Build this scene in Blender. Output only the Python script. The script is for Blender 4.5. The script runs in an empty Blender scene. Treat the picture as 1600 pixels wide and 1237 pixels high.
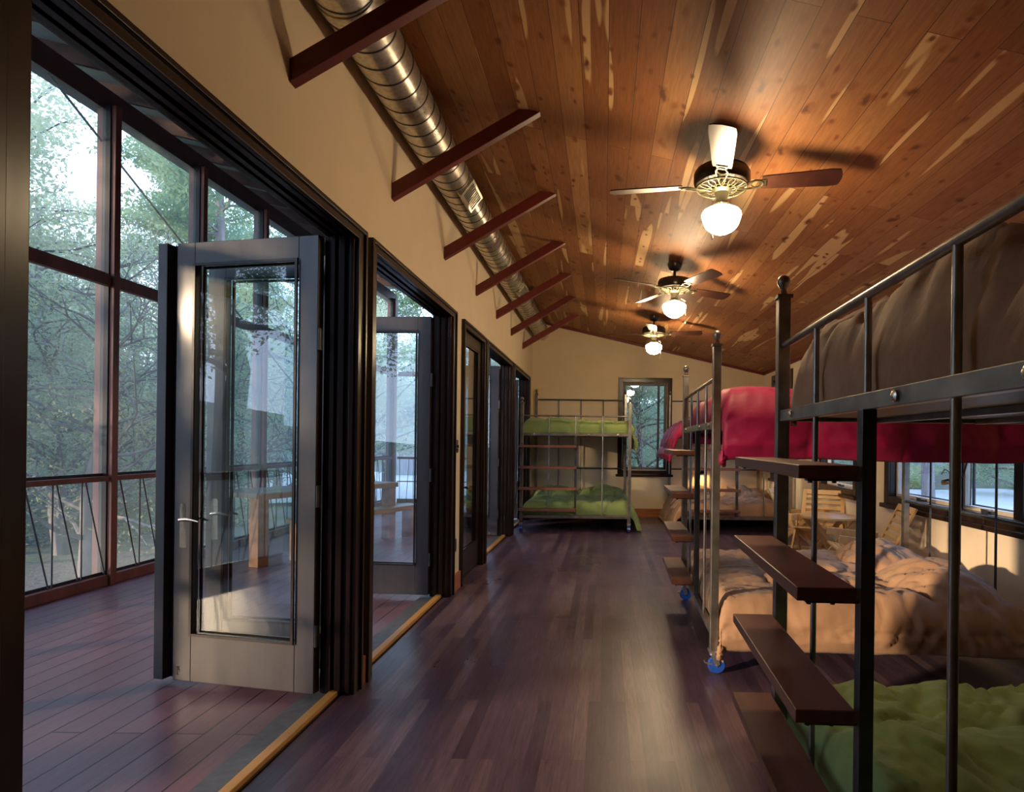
import bpy, math, random
import numpy as np
from mathutils import Vector, Matrix, noise
random.seed(7); rng = np.random.default_rng(7)
C = bpy.context.scene.collection
PI = math.pi
CAMH = 1.32

# ------------------------------------------------------------------ materials
def new_mat(name):
    m = bpy.data.materials.new(name); m.use_nodes = True
    nt = m.node_tree; nt.nodes.clear()
    out = nt.nodes.new('ShaderNodeOutputMaterial')
    return m, nt, out
def N(nt, typ, **kw):
    n = nt.nodes.new(typ)
    for k, v in kw.items():
        if hasattr(n, k): setattr(n, k, v)
        else: n.inputs[k.replace('_', ' ')].default_value = v
    return n
def L(nt, a, b): nt.links.new(a, b)
def ramp(nt, fac, stops):
    r = nt.nodes.new('ShaderNodeValToRGB')
    e = r.color_ramp.elements
    while len(e) < len(stops): e.new(0.5)
    for i, (p, c) in enumerate(stops):
        e[i].position = p; e[i].color = (c[0], c[1], c[2], 1) if isinstance(c, (tuple, list)) else (c, c, c, 1)
    L(nt, fac, r.inputs[0]); return r.outputs[0]
def mixc(nt, fac, a, b, blend='MIX'):
    m = nt.nodes.new('ShaderNodeMix'); m.data_type = 'RGBA'; m.blend_type = blend
    for sock, v in ((m.inputs[0], fac), (m.inputs[6], a), (m.inputs[7], b)):
        if isinstance(v, (int, float)): sock.default_value = v
        elif isinstance(v, tuple): sock.default_value = (v[0], v[1], v[2], 1)
        else: L(nt, v, sock)
    return m.outputs[2]
def maprange(nt, v, a, b, c, d):
    m = nt.nodes.new('ShaderNodeMapRange'); L(nt, v, m.inputs[0])
    for i, x in enumerate((a, b, c, d)): m.inputs[i+1].default_value = x
    return m.outputs[0]
def mathn(nt, op, a, b=0.0):
    m = nt.nodes.new('ShaderNodeMath'); m.operation = op
    for i, v in enumerate((a, b)):
        if isinstance(v, (int, float)): m.inputs[i].default_value = v
        else: L(nt, v, m.inputs[i])
    return m.outputs[0]
def bump(nt, h, strength=0.2, dist=0.01):
    b = nt.nodes.new('ShaderNodeBump'); b.inputs['Strength'].default_value = strength
    b.inputs['Distance'].default_value = dist; L(nt, h, b.inputs['Height']); return b.outputs[0]
def pbsdf(nt, out, color, rough=0.5, metal=0.0, normal=None, coat=0.0, spec=0.5, sheen=0.0):
    p = nt.nodes.new('ShaderNodeBsdfPrincipled')
    if isinstance(color, tuple): p.inputs['Base Color'].default_value = (*color, 1)
    else: L(nt, color, p.inputs['Base Color'])
    if isinstance(rough, (int, float)): p.inputs['Roughness'].default_value = rough
    else: L(nt, rough, p.inputs['Roughness'])
    p.inputs['Metallic'].default_value = metal
    p.inputs['Specular IOR Level'].default_value = spec
    p.inputs['Coat Weight'].default_value = coat
    p.inputs['Coat Roughness'].default_value = 0.15
    if sheen: p.inputs['Sheen Weight'].default_value = sheen
    if normal is not None: L(nt, normal, p.inputs['Normal'])
    L(nt, p.outputs[0], out.inputs[0]); return p
def objco(nt, sx=1, sy=1, sz=1, swap=False):
    tc = nt.nodes.new('ShaderNodeTexCoord')
    mp = nt.nodes.new('ShaderNodeMapping'); mp.inputs['Scale'].default_value = (sx, sy, sz)
    L(nt, tc.outputs['Object'], mp.inputs[0]); return mp.outputs[0]
def noise_tex(nt, vec, scale, detail=3, rough=0.5, dist=0.0):
    n = nt.nodes.new('ShaderNodeTexNoise'); L(nt, vec, n.inputs['Vector'])
    n.inputs['Scale'].default_value = scale; n.inputs['Detail'].default_value = detail
    n.inputs['Roughness'].default_value = rough; n.inputs['Distortion'].default_value = dist
    return n.outputs[0]
def simple(name, color, rough=0.5, metal=0.0, var=0.15, nscale=20, bumpk=0.0, coat=0.0, spec=0.5, stretch=(1,1,1), sheen=0.0):
    m, nt, out = new_mat(name)
    v = objco(nt, *stretch)
    n = noise_tex(nt, v, nscale, 4)
    c0 = tuple(c*(1-var) for c in color); c1 = tuple(min(1, c*(1+var)) for c in color)
    col = ramp(nt, n, [(0.3, c0), (0.7, c1)])
    nrm = bump(nt, n, bumpk, 0.01) if bumpk else None
    pbsdf(nt, out, col, rough, metal, nrm, coat, spec, sheen); return m

def planks(name, width, length, ctab, gap, gapcol, rough, streak=None, knots=None, grain=0.35, bumpk=0.25, coat=0.0, along='Y', roughvar=0.0, spec=0.5):
    """boards running along Y; ctab = ramp of per-board colours"""
    m, nt, out = new_mat(name)
    tc = nt.nodes.new('ShaderNodeTexCoord')
    sep = nt.nodes.new('ShaderNodeSeparateXYZ'); L(nt, tc.outputs['Object'], sep.inputs[0])
    com = nt.nodes.new('ShaderNodeCombineXYZ')
    X, Y = (sep.outputs[0], sep.outputs[1]) if along == 'Y' else (sep.outputs[1], sep.outputs[0])
    L(nt, Y, com.inputs[0]); L(nt, X, com.inputs[1])
    br = nt.nodes.new('ShaderNodeTexBrick'); L(nt, com.outputs[0], br.inputs['Vector'])
    br.offset = 0.37; br.offset_frequency = 2; br.squash = 1.0
    br.inputs['Scale'].default_value = 1; br.inputs['Brick Width'].default_value = length
    br.inputs['Row Height'].default_value = width; br.inputs['Mortar Size'].default_value = gap
    br.inputs['Mortar Smooth'].default_value = 0.3; br.inputs['Bias'].default_value = 0
    br.inputs['Color1'].default_value = (0, 0, 0, 1); br.inputs['Color2'].default_value = (1, 1, 1, 1)
    br.inputs['Mortar'].default_value = (0.5, 0.5, 0.5, 1)
    g = br.outputs['Color']; gapf = br.outputs['Fac']
    c2 = nt.nodes.new('ShaderNodeCombineXYZ')
    L(nt, mathn(nt, 'MULTIPLY', X, 14.0), c2.inputs[0]); L(nt, mathn(nt, 'MULTIPLY', Y, 0.9), c2.inputs[1])
    L(nt, mathn(nt, 'MULTIPLY', g, 60.0), c2.inputs[2])
    gr = noise_tex(nt, c2.outputs[0], 6, 5, 0.65, 0.6)
    col = ramp(nt, g, ctab)
    dark = ramp(nt, gr, [(0.3, (1-grain,)*3), (0.72, (1+grain*0.5,)*3)])
    col = mixc(nt, 1.0, col, dark, 'MULTIPLY')
    if streak:
        sc, thr, amount, stops_c = streak
        c3 = nt.nodes.new('ShaderNodeCombineXYZ')
        L(nt, mathn(nt, 'MULTIPLY', X, 9.0), c3.inputs[0]); L(nt, mathn(nt, 'MULTIPLY', Y, 0.55), c3.inputs[1])
        L(nt, mathn(nt, 'MULTIPLY', g, 37.0), c3.inputs[2])
        s = noise_tex(nt, c3.outputs[0], sc, 1.5, 0.4, 0.3)
        f = ramp(nt, s, [(thr, 0.0), (thr+0.015, amount)])
        col = mixc(nt, f, col, stops_c)
    if knots:
        for (ks, kthr, kc, dens, off) in knots:
            c4 = nt.nodes.new('ShaderNodeCombineXYZ')
            L(nt, mathn(nt, 'ADD', mathn(nt, 'MULTIPLY', X, 1.0), off), c4.inputs[0]); L(nt, mathn(nt, 'MULTIPLY', Y, 0.55), c4.inputs[1])
            vo = nt.nodes.new('ShaderNodeTexVoronoi'); vo.voronoi_dimensions = '2D'
            wob = nt.nodes.new('ShaderNodeTexNoise'); wob.inputs['Scale'].default_value = 9.0; wob.inputs['Detail'].default_value = 3; L(nt, c4.outputs[0], wob.inputs['Vector'])
            va = nt.nodes.new('ShaderNodeVectorMath'); va.operation = 'SCALE'; va.inputs[3].default_value = 0.055*9/ks+0.03; L(nt, wob.outputs['Color'], va.inputs[0])
            vb = nt.nodes.new('ShaderNodeVectorMath'); vb.operation = 'ADD'; L(nt, c4.outputs[0], vb.inputs[0]); L(nt, va.outputs[0], vb.inputs[1])
            L(nt, vb.outputs[0], vo.inputs['Vector'])
            vo.inputs['Scale'].default_value = ks
            f = ramp(nt, vo.outputs['Distance'], [(kthr*0.35, 1.0), (kthr*0.6, 0.55), (kthr, 0.0)])
            sp = nt.nodes.new('ShaderNodeSeparateColor'); L(nt, vo.outputs['Color'], sp.inputs[0])
            on = mathn(nt, 'LESS_THAN', sp.outputs[0], dens)
            col = mixc(nt, mathn(nt, 'MULTIPLY', f, on), col, kc)
    col = mixc(nt, gapf, col, gapcol)
    h = mathn(nt, 'SUBTRACT', mathn(nt, 'MULTIPLY', gr, 0.12), gapf)
    nrm = bump(nt, h, bumpk, 0.004)
    if roughvar:
        big = noise_tex(nt, tc.outputs['Object'], 1.3, 4)
        rough = maprange(nt, big, 0.3, 0.7, rough-roughvar, rough+roughvar)
    pbsdf(nt, out, col, rough, 0, nrm, coat, spec); return m

M = {}
M['wall'] = simple('tan_paint', (0.66, 0.525, 0.335), 0.75, var=0.03, nscale=3, bumpk=0.03)
M['wall_daylit'] = simple('tan_paint_daylit', (0.74, 0.60, 0.43), 0.6, var=0.03, nscale=3, bumpk=0.03)  # paler copy of the tan paint; daylight on this wall put into the colour
M['ceiling'] = planks('cedar_ceiling', 0.138, 2.3,
    [(0.0, (0.24, 0.082, 0.026)), (0.35, (0.32, 0.132, 0.046)), (0.6, (0.37, 0.168, 0.062)), (0.85, (0.27, 0.096, 0.032)), (1.0, (0.45, 0.225, 0.090))],
    0.0018, (0.06, 0.02, 0.01), 0.55, spec=0.3,
    streak=(1.0, 0.625, 0.85, (0.62, 0.40, 0.19)),
    knots=[(4.6, 0.15, (0.11, 0.036, 0.012), 0.30, 0.3), (9.0, 0.24, (0.24, 0.085, 0.026), 0.34, 3.3), (15.0, 0.26, (0.17, 0.055, 0.016), 0.12, 7.7)], grain=0.3, bumpk=0.2)
M['floor'] = planks('walnut_floor', 0.062, 1.5,
    [(0.0, (0.066, 0.036, 0.066)), (0.35, (0.098, 0.056, 0.090)), (0.7, (0.125, 0.074, 0.104)), (1.0, (0.175, 0.112, 0.128))],
    0.0007, (0.02, 0.012, 0.018), 0.36, grain=0.5, bumpk=0.12, roughvar=0.11, spec=0.8)
M['deck'] = planks('deck_boards', 0.137, 4.2,
    [(0.0, (0.200, 0.094, 0.120)), (0.5, (0.225, 0.108, 0.134)), (1.0, (0.255, 0.125, 0.146))],
    0.0045, (0.010, 0.004, 0.005), 0.36, grain=0.22, bumpk=0.5, roughvar=0.08, spec=0.8)
M['trim'] = simple('dark_stained_trim', (0.019, 0.0095, 0.007), 0.28, var=0.35, nscale=18, stretch=(1, 1, 0.15), bumpk=0.05, coat=0.0, spec=0.3)
M['leaf_wood'] = simple('grey_brown_door', (0.034, 0.026, 0.027), 0.4, var=0.2, nscale=14, stretch=(1, 1, 0.1), bumpk=0.04, coat=0.2)
M['gold_wood'] = simple('golden_sill_wood', (0.56, 0.29, 0.075), 0.4, var=0.15, nscale=9, stretch=(1, 0.1, 1))
M['base_wood'] = simple('red_oak_baseboard', (0.33, 0.115, 0.045), 0.4, var=0.3, nscale=12, stretch=(0.3, 0.3, 2))
M['red_steel'] = simple('oxide_red_strut', (0.125, 0.016, 0.012), 0.45, var=0.12, nscale=8)
M['porch_wood'] = simple('red_stained_porch_timber', (0.19, 0.062, 0.048), 0.5, var=0.25, nscale=8, stretch=(1, 1, 0.25), bumpk=0.1)
M['porch_dark'] = simple('black_screen_batten', (0.018, 0.016, 0.022), 0.5)
M['rafter'] = simple('dark_purple_rafter', (0.10, 0.055, 0.06), 0.6, var=0.25, nscale=5)
M['roofmetal'] = simple('galvanised_roof_sheet', (0.30, 0.36, 0.42), 0.5, metal=0.3, var=0.1)
M['rod'] = simple('grey_steel_rod', (0.12, 0.12, 0.13), 0.5, metal=0.5)
M['steel'] = simple('raw_steel', (0.30, 0.275, 0.25), 0.34, metal=0.85, var=0.35, nscale=9, bumpk=0.05)
M['steel_dark'] = simple('dark_steel', (0.10, 0.105, 0.11), 0.4, metal=0.8, var=0.3, nscale=9)
M['chrome'] = simple('satin_nickel', (0.62, 0.55, 0.46), 0.25, metal=1.0, var=0.05)
M['zinc'] = simple('zinc_caster', (0.65, 0.66, 0.68), 0.3, metal=0.9, var=0.08)
M['bluerubber'] = simple('blue_wheel', (0.015, 0.075, 0.42), 0.4, var=0.1)
M['tread'] = simple('tread_wood', (0.19, 0.072, 0.042), 0.38, var=0.3, nscale=7, stretch=(0.25, 2.0, 2.0), bumpk=0.05)
M['fan_black'] = simple('fan_housing', (0.022, 0.014, 0.010), 0.28, var=0.2)
M['fan_brass'] = simple('antique_filigree', (0.11, 0.10, 0.06), 0.4, metal=0.8, var=0.2)
M['blade'] = simple('fan_blade_wood', (0.055, 0.022, 0.014), 0.34, var=0.25, nscale=10, coat=0.3)
M['pine'] = simple('pale_beech', (0.62, 0.38, 0.15), 0.45, var=0.15, nscale=10, stretch=(1, 1, 0.3))
M['picnic'] = simple('picnic_timber', (0.42, 0.17, 0.075), 0.4, var=0.45, nscale=5, stretch=(1, 0.25, 1), bumpk=0.05, coat=0.3)
M['picnic_top'] = simple('weathered_table_top', (0.26, 0.20, 0.17), 0.32, var=0.25, nscale=6, stretch=(1, 0.2, 1), coat=0.3)
M['mattress'] = simple('mattress_ticking', (0.55, 0.52, 0.48), 0.9, var=0.05)
M['vinyl'] = simple('pale_sash', (0.55, 0.48, 0.40), 0.5, var=0.05)
M['sashgrey'] = simple('grey_screen_frame', (0.07, 0.075, 0.085), 0.5)
M['blackplastic'] = simple('black_plastic', (0.01, 0.01, 0.012), 0.4)
M['flashing'] = simple('grey_flashing', (0.16, 0.17, 0.18), 0.5, metal=0.4)
M['bark'] = simple('grey_bark', (0.24, 0.20, 0.185), 0.9, var=0.4, nscale=9, stretch=(1, 1, 0.2), bumpk=0.6)
M['twigbark'] = simple('dark_twig_bark', (0.10, 0.085, 0.08), 0.9, var=0.3, nscale=9)
M['fence'] = simple('weathered_fence', (0.42, 0.38, 0.37), 0.8, var=0.2, nscale=4, stretch=(6, 6, 0.3))

def duct_mat():
    m, nt, out = new_mat('spiral_galvanised')
    v = objco(nt)
    n = noise_tex(nt, v, 30, 3); n2 = noise_tex(nt, v, 5, 2)
    vo = nt.nodes.new('ShaderNodeTexVoronoi'); L(nt, v, vo.inputs['Vector']); vo.inputs['Scale'].default_value = 45
    c = ramp(nt, vo.outputs['Distance'], [(0.1, (0.50, 0.46, 0.36)), (0.7, (0.66, 0.62, 0.52))])
    r = maprange(nt, n2, 0.3, 0.7, 0.24, 0.36)
    pbsdf(nt, out, c, r, 0.92, bump(nt, n, 0.04, 0.01)); return m
M['duct'] = duct_mat()

def fabric(name, c0, c1, rough=0.8, sheen=0.25):
    m, nt, out = new_mat(name)
    v = objco(nt)
    n = noise_tex(nt, v, 3.0, 4, 0.6, 0.6); f = noise_tex(nt, v, 7, 3, 0.5, 0.25); w = noise_tex(nt, v, 260, 2)
    col = ramp(nt, n, [(0.3, c0), (0.7, c1)])
    h = mathn(nt, 'ADD', f, mathn(nt, 'MULTIPLY', w, 0.05))
    pbsdf(nt, out, col, rough, 0, bump(nt, h, 0.35, 0.025), 0, 0.35, sheen); return m
M['green'] = fabric('green_duvet', (0.17, 0.235, 0.07), (0.25, 0.32, 0.10), sheen=0.08)
M['tan'] = fabric('tan_duvet', (0.37, 0.205, 0.112), (0.46, 0.27, 0.155), sheen=0.08)
M['red'] = fabric('crimson_duvet', (0.225, 0.001, 0.038), (0.30, 0.002, 0.058), 0.6, sheen=0.04)

def glass_mat(name, tint, ior=1.5):
    m, nt, out = new_mat(name)
    lw = nt.nodes.new('ShaderNodeLayerWeight'); lw.inputs[0].default_value = 0.5
    fac = mathn(nt, 'ADD', mathn(nt, 'MULTIPLY', mathn(nt, 'POWER', lw.outputs['Facing'], 4.0), 0.85), 0.05)
    tr = nt.nodes.new('ShaderNodeBsdfTransparent'); tr.inputs[0].default_value = (*tint, 1)
    gl = nt.nodes.new('ShaderNodeBsdfGlossy'); gl.inputs['Roughness'].default_value = 0.0
    gl.inputs[0].default_value = (1, 1, 1, 1)
    mx = nt.nodes.new('ShaderNodeMixShader')
    L(nt, fac, mx.inputs[0]); L(nt, tr.outputs[0], mx.inputs[1]); L(nt, gl.outputs[0], mx.inputs[2])
    L(nt, mx.outputs[0], out.inputs[0]); return m
M['glass'] = glass_mat('window_glass', (0.90, 0.95, 0.96), 1.55)
def screen_mat():
    m, nt, out = new_mat('insect_screen')
    tr = nt.nodes.new('ShaderNodeBsdfTransparent'); tr.inputs[0].default_value = (1, 1, 1, 1)
    df = nt.nodes.new('ShaderNodeBsdfDiffuse'); df.inputs[0].default_value = (0.42, 0.54, 0.55, 1)
    tl = nt.nodes.new('ShaderNodeBsdfTranslucent'); tl.inputs[0].default_value = (0.34, 0.46, 0.50, 1)
    a = nt.nodes.new('ShaderNodeAddShader'); L(nt, df.outputs[0], a.inputs[0]); L(nt, tl.outputs[0], a.inputs[1])
    mx = nt.nodes.new('ShaderNodeMixShader'); mx.inputs[0].default_value = 0.175
    L(nt, tr.outputs[0], mx.inputs[1]); L(nt, a.outputs[0], mx.inputs[2]); L(nt, mx.outputs[0], out.inputs[0]); return m
M['screen'] = screen_mat()
def emit(name, col, s):
    m, nt, out = new_mat(name)
    e = nt.nodes.new('ShaderNodeEmission'); e.inputs[0].default_value = (*col, 1); e.inputs[1].default_value = s
    L(nt, e.outputs[0], out.inputs[0]); return m
M['globe'] = emit('lit_opal_globe', (1.0, 0.74, 0.43), 128)
M['bulb'] = emit('lit_bulb', (1.0, 0.62, 0.25), 420)
def foliage_mat(name, a, b, tr=0.5):
    m, nt, out = new_mat(name)
    oi = nt.nodes.new('ShaderNodeObjectInfo')
    v = objco(nt); n = noise_tex(nt, v, 4.5, 4, 0.7)
    f = mathn(nt, 'ADD', mathn(nt, 'MULTIPLY', n, 0.8), mathn(nt, 'MULTIPLY', oi.outputs['Random'], 0.4))
    col = ramp(nt, f, [(0.3, a), (0.85, b)])
    df = nt.nodes.new('ShaderNodeBsdfDiffuse'); L(nt, col, df.inputs[0])
    tl = nt.nodes.new('ShaderNodeBsdfTranslucent'); L(nt, col, tl.inputs[0])
    mx = nt.nodes.new('ShaderNodeMixShader'); mx.inputs[0].default_value = tr
    L(nt, df.outputs[0], mx.inputs[1]); L(nt, tl.outputs[0], mx.inputs[2]); L(nt, mx.outputs[0], out.inputs[0]); return m
M['fol_cedar'] = foliage_mat('cedar_foliage', (0.19, 0.26, 0.19), (0.62, 0.70, 0.48))
M['fol_oak'] = foliage_mat('oak_foliage', (0.25, 0.33, 0.19), (0.74, 0.76, 0.46), 0.5)
M['fol_pine'] = foliage_mat('pine_foliage', (0.17, 0.30, 0.18), (0.33, 0.44, 0.23))
def ground_mat():
    m, nt, out = new_mat('leaf_litter_ground')
    v = objco(nt); n = noise_tex(nt, v, 0.5, 5, 0.6); f = noise_tex(nt, v, 14, 5, 0.7)
    c = mixc(nt, ramp(nt, n, [(0.4, 0.0), (0.62, 1.0)]), (0.27, 0.22, 0.18), (0.14, 0.19, 0.075))
    c = mixc(nt, 1.0, c, ramp(nt, f, [(0.3, (0.5,)*3), (0.7, (1.4,)*3)]), 'MULTIPLY')
    pbsdf(nt, out, c, 0.95, 0, bump(nt, f, 0.8, 0.05)); return m
M['ground'] = ground_mat()
M['gravel'] = simple('pale_gravel', (0.62, 0.57, 0.50), 0.9, var=0.12, nscale=30, bumpk=0.3)

# ------------------------------------------------------------------ mesh helpers
class MB:
    def __init__(s): s.v = []; s.f = []
    def add(s, vs, fs):
        o = len(s.v); s.v += [tuple(v) for v in vs]; s.f += [tuple(i+o for i in f) for f in fs]; return s
    def box(s, x0, x1, y0, y1, z0, z1, mat=None):
        vs = [Vector((x, y, z)) for z in (z0, z1) for y in (y0, y1) for x in (x0, x1)]
        if mat is not None: vs = [mat @ v for v in vs]
        fs = [(0, 2, 3, 1), (4, 5, 7, 6), (0, 1, 5, 4), (2, 6, 7, 3), (0, 4, 6, 2), (1, 3, 7, 5)]
        return s.add(vs, fs)
    def beam(s, p0, p1, w, h, up=(0, 0, 1)):
        p0, p1 = Vector(p0), Vector(p1); d = p1-p0; l = d.length; d.normalize()
        up = Vector(up); side = d.cross(up).normalized(); u = side.cross(d)
        m = Matrix((side, d, u)).transposed().to_4x4(); m.translation = p0
        return s.box(-w/2, w/2, 0, l, -h/2, h/2, m)
    def tube(s, pts, r, n=10, caps=True):
        pts = [Vector(p) for p in pts]; rs = r if isinstance(r, (list, tuple)) else [r]*len(pts)
        vs = []; fs = []; prev = None
        for i, p in enumerate(pts):
            t = (pts[min(i+1, len(pts)-1)]-pts[max(i-1, 0)]).normalized()
            if prev is None:
                a = Vector((0, 0, 1)) if abs(t.z) < 0.9 else Vector((1, 0, 0))
                prev = t.cross(a).normalized()
            prev = (prev - t*prev.dot(t)).normalized(); b = t.cross(prev)
            for k in range(n):
                an = 2*PI*k/n; vs.append(p+(prev*math.cos(an)+b*math.sin(an))*rs[i])
        for i in range(len(pts)-1):
            for k in range(n):
                a0 = i*n+k; a1 = i*n+(k+1) % n; fs.append((a0, a1, a1+n, a0+n))
        if caps: fs.append(tuple(range(n))[::-1]); fs.append(tuple(range(len(vs)-n, len(vs))))
        return s.add(vs, fs)
    def lathe(s, prof, n=24, c=(0, 0, 0), mat=None):
        vs = []; fs = []; c = Vector(c)
        for (r, z) in prof:
            for k in range(n):
                an = 2*PI*k/n; v = Vector((r*math.cos(an), r*math.sin(an), z))
                if mat is not None: v = mat @ v
                vs.append(v+c)
        m = len(prof)
        for i in range(m-1):
            for k in range(n):
                a0 = i*n+k; a1 = i*n+(k+1) % n; fs.append((a0, a1, a1+n, a0+n))
        fs.append(tuple(range(n))[::-1]); fs.append(tuple(range((m-1)*n, m*n)))
        return s.add(vs, fs)
    def prism(s, poly, z0, z1, mat=None):
        n = len(poly); vs = [Vector((x, y, z0)) for x, y in poly]+[Vector((x, y, z1)) for x, y in poly]
        if mat is not None: vs = [mat @ v for v in vs]
        fs = [tuple(range(n))[::-1], tuple(range(n, 2*n))]+[(i, (i+1) % n, (i+1) % n+n, i+n) for i in range(n)]
        return s.add(vs, fs)
    def build(s, name, mat, parent=None, smooth=False, bevel=0.0, loc=None, rot=None):
        me = bpy.data.meshes.new(name); me.from_pydata(s.v, [], s.f); me.validate(); me.update()
        if mat: me.materials.append(M[mat] if isinstance(mat, str) else mat)
        if smooth:
            me.polygons.foreach_set('use_smooth', [True]*len(me.polygons))
            try: me.set_sharp_from_angle(angle=math.radians(40))
            except Exception: pass
        o = bpy.data.objects.new(name, me); C.objects.link(o)
        if parent is not None: o.parent = parent
        if loc is not None: o.location = loc
        if rot is not None: o.rotation_euler = rot
        if bevel:
            b = o.modifiers.new('bevel', 'BEVEL'); b.width = bevel; b.segments = 2; b.limit_method = 'ANGLE'
        return o
def box(name, mat, x0, x1, y0, y1, z0, z1, parent=None, bevel=0.0):
    return MB().box(x0, x1, y0, y1, z0, z1).build(name, mat, parent, bevel=bevel)
def tag(o, label=None, cat=None, group=None, kind=None):
    if label: o['label'] = label
    if cat: o['category'] = cat
    if group: o['group'] = group
    if kind: o['kind'] = kind
    return o
def empty(name, loc=(0, 0, 0), rz=0.0, label=None, cat=None, group=None, kind=None):
    o = bpy.data.objects.new(name, None); C.objects.link(o)
    o.location = loc; o.rotation_euler = (0, 0, rz); o.empty_display_size = 0.1
    return tag(o, label, cat, group, kind)
def copy_tree(o, parent=None):
    c = o.copy(); C.objects.link(c)
    if parent is not None: c.parent = parent
    for ch in list(o.children): copy_tree(ch, c)
    return c
def struct(o, label=None, cat=None): return tag(o, label, cat, None, 'structure')

# ------------------------------------------------------------------ room shell
XL, XR, YE, YN = -1.30, 2.83, 10.50, -4.2
WT = 0.13
def ceil_z(x): return 2.59+0.22*(XR-x)
ZT, CW = 2.42, 0.085
OPEN = [(1.22, 3.13), (3.20, 5.05), (5.32, 6.36), (6.40, 8.25), (8.33, 10.05)]

struct(box('floor', 'floor', XL-0.04, XR, YN, YE, -0.12, 0.0), 'dark walnut strip floor running down the bunk room', 'floor')
mb = MB()
for (xa, xb) in ((-5.0, XL-WT), (XL-WT, XR+0.5)):
    pass
def slope_slab(mb, xa, xb, ya, yb, off, th):
    za, zb = ceil_z(xa)+off, ceil_z(xb)+off
    vs = [(xa, ya, za), (xb, ya, zb), (xb, yb, zb), (xa, yb, za), (xa, ya, za+th), (xb, ya, zb+th), (xb, yb, zb+th), (xa, yb, za+th)]
    mb.add(vs, [(0, 3, 2, 1), (4, 5, 6, 7), (0, 1, 5, 4), (2, 3, 7, 6), (1, 2, 6, 5), (0, 4, 7, 3)]); return mb
struct(slope_slab(MB(), XL-WT, XR+WT, YN, YE+WT, 0, 0.05).build('ceiling', 'ceiling'), 'sloping knotty cedar plank ceiling over the room', 'ceiling')
struct(slope_slab(MB(), XL-WT-3.9, XR+0.6, YN, 13.0, 0.40, 0.03).build('roof_sheet', 'roofmetal'), 'galvanised metal roof sheet above the porch rafters', 'roof')

def wall_along_y(name, mat, xa, xb, openings, ztop):
    mb = MB(); y = YN
    for (a, b, z0, z1) in openings:
        mb.box(xa, xb, y, a, -0.1, ztop)
        if z0 > -0.05: mb.box(xa, xb, a, b, -0.1, z0)
        mb.box(xa, xb, a, b, z1, ztop)
        y = b
    mb.box(xa, xb, y, YE+WT, -0.1, ztop)
    return mb.build(name, mat)
struct(wall_along_y('wall_left', 'wall', XL-WT, XL, [(a+0.04, b-0.04, -0.1, ZT-0.04) for a, b in OPEN], ceil_z(XL)+0.02), 'tan painted wall of glass doors beside the porch', 'wall')
WIN_R = [(3.45, 5.90, 0.74, 2.47), (6.56, 7.70, 0.74, 2.47), (8.85, 9.93, 0.74, 2.47)]
struct(wall_along_y('wall_right', 'wall_daylit', XR, XR+WT, [(a+0.05, b-0.05, z0+0.03, z1-0.05) for a, b, z0, z1 in WIN_R], ceil_z(XR)+0.02), 'tan wall in a paler daylit colour, dark framed windows behind the bunks', 'wall')
EW = (0.24, 1.20, 0.75, 2.48)
mb = MB()
def ewall(x0, x1, z0, zf=None):
    za = zf if zf is not None else ceil_z(x0)+0.02; zb = zf if zf is not None else ceil_z(x1)+0.02
    vs = [(x0, YE, z0), (x1, YE, z0), (x1, YE+WT, z0), (x0, YE+WT, z0), (x0, YE, za), (x1, YE, zb), (x1, YE+WT, zb), (x0, YE+WT, za)]
    mb.add(vs, [(0, 3, 2, 1), (4, 5, 6, 7), (0, 1, 5, 4), (2, 3, 7, 6), (1, 2, 6, 5), (0, 4, 7, 3)])
ewall(XL, EW[0]+0.04, -0.1); ewall(EW[1]-0.04, XR, -0.1); ewall(EW[0]+0.04, EW[1]-0.04, -0.1, EW[2]+0.03); ewall(EW[0]+0.04, EW[1]-0.04, EW[3]-0.04)
struct(mb.build('wall_end', 'wall'), 'tan painted end wall with one window', 'wall')
mb = MB(); x0, x1 = XL, XR
vs = [(x0, YN-WT, -0.1), (x1, YN-WT, -0.1), (x1, YN, -0.1), (x0, YN, -0.1), (x0, YN-WT, ceil_z(x0)), (x1, YN-WT, ceil_z(x1)), (x1, YN, ceil_z(x1)), (x0, YN, ceil_z(x0))]
mb.add(vs, [(0, 3, 2, 1), (4, 5, 6, 7), (0, 1, 5, 4), (2, 3, 7, 6), (1, 2, 6, 5), (0, 4, 7, 3)])
struct(mb.build('wall_near', 'wall'), 'tan wall behind the camera', 'wall')  # unseen end of the room, put in to bounce light
struct(box('baseboard_end', 'base_wood', XL, XR, YE-0.02, YE, 0, 0.15, bevel=0.004), 'reddish wood baseboard along the end wall', 'baseboard')
struct(box('baseboard_right', 'base_wood', XR-0.02, XR, YN, YE-0.02, 0, 0.15, bevel=0.004), 'reddish wood baseboard along the window wall', 'baseboard')
mb = MB()
ys = [YN]+[v for ab in OPEN for v in ab]+[YE-0.02]
for i in range(0, len(ys), 2):
    if ys[i+1]-ys[i] > 0.03: mb.box(XL, XL+0.02, ys[i], ys[i+1], 0, 0.15)
struct(mb.build('baseboard_left', 'base_wood', bevel=0.003), 'reddish wood baseboard pieces between the glass doors', 'baseboard')
# ceiling edge trim at end wall / right wall
mb = MB(); mb.beam((XL, YE-0.012, ceil_z(XL)-0.02), (XR, YE-0.012, ceil_z(XR)-0.02), 0.024, 0.04, up=(0, 0, 1))
struct(mb.build('trim_8', 'red_steel'), 'thin dark red trim where the ceiling meets the end wall', 'trim')
struct(box('trim_9', 'red_steel', XR-0.024, XR, YN, YE-0.03, 2.545, 2.59), 'thin dark red trim where the ceiling meets the window wall', 'trim')

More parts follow.
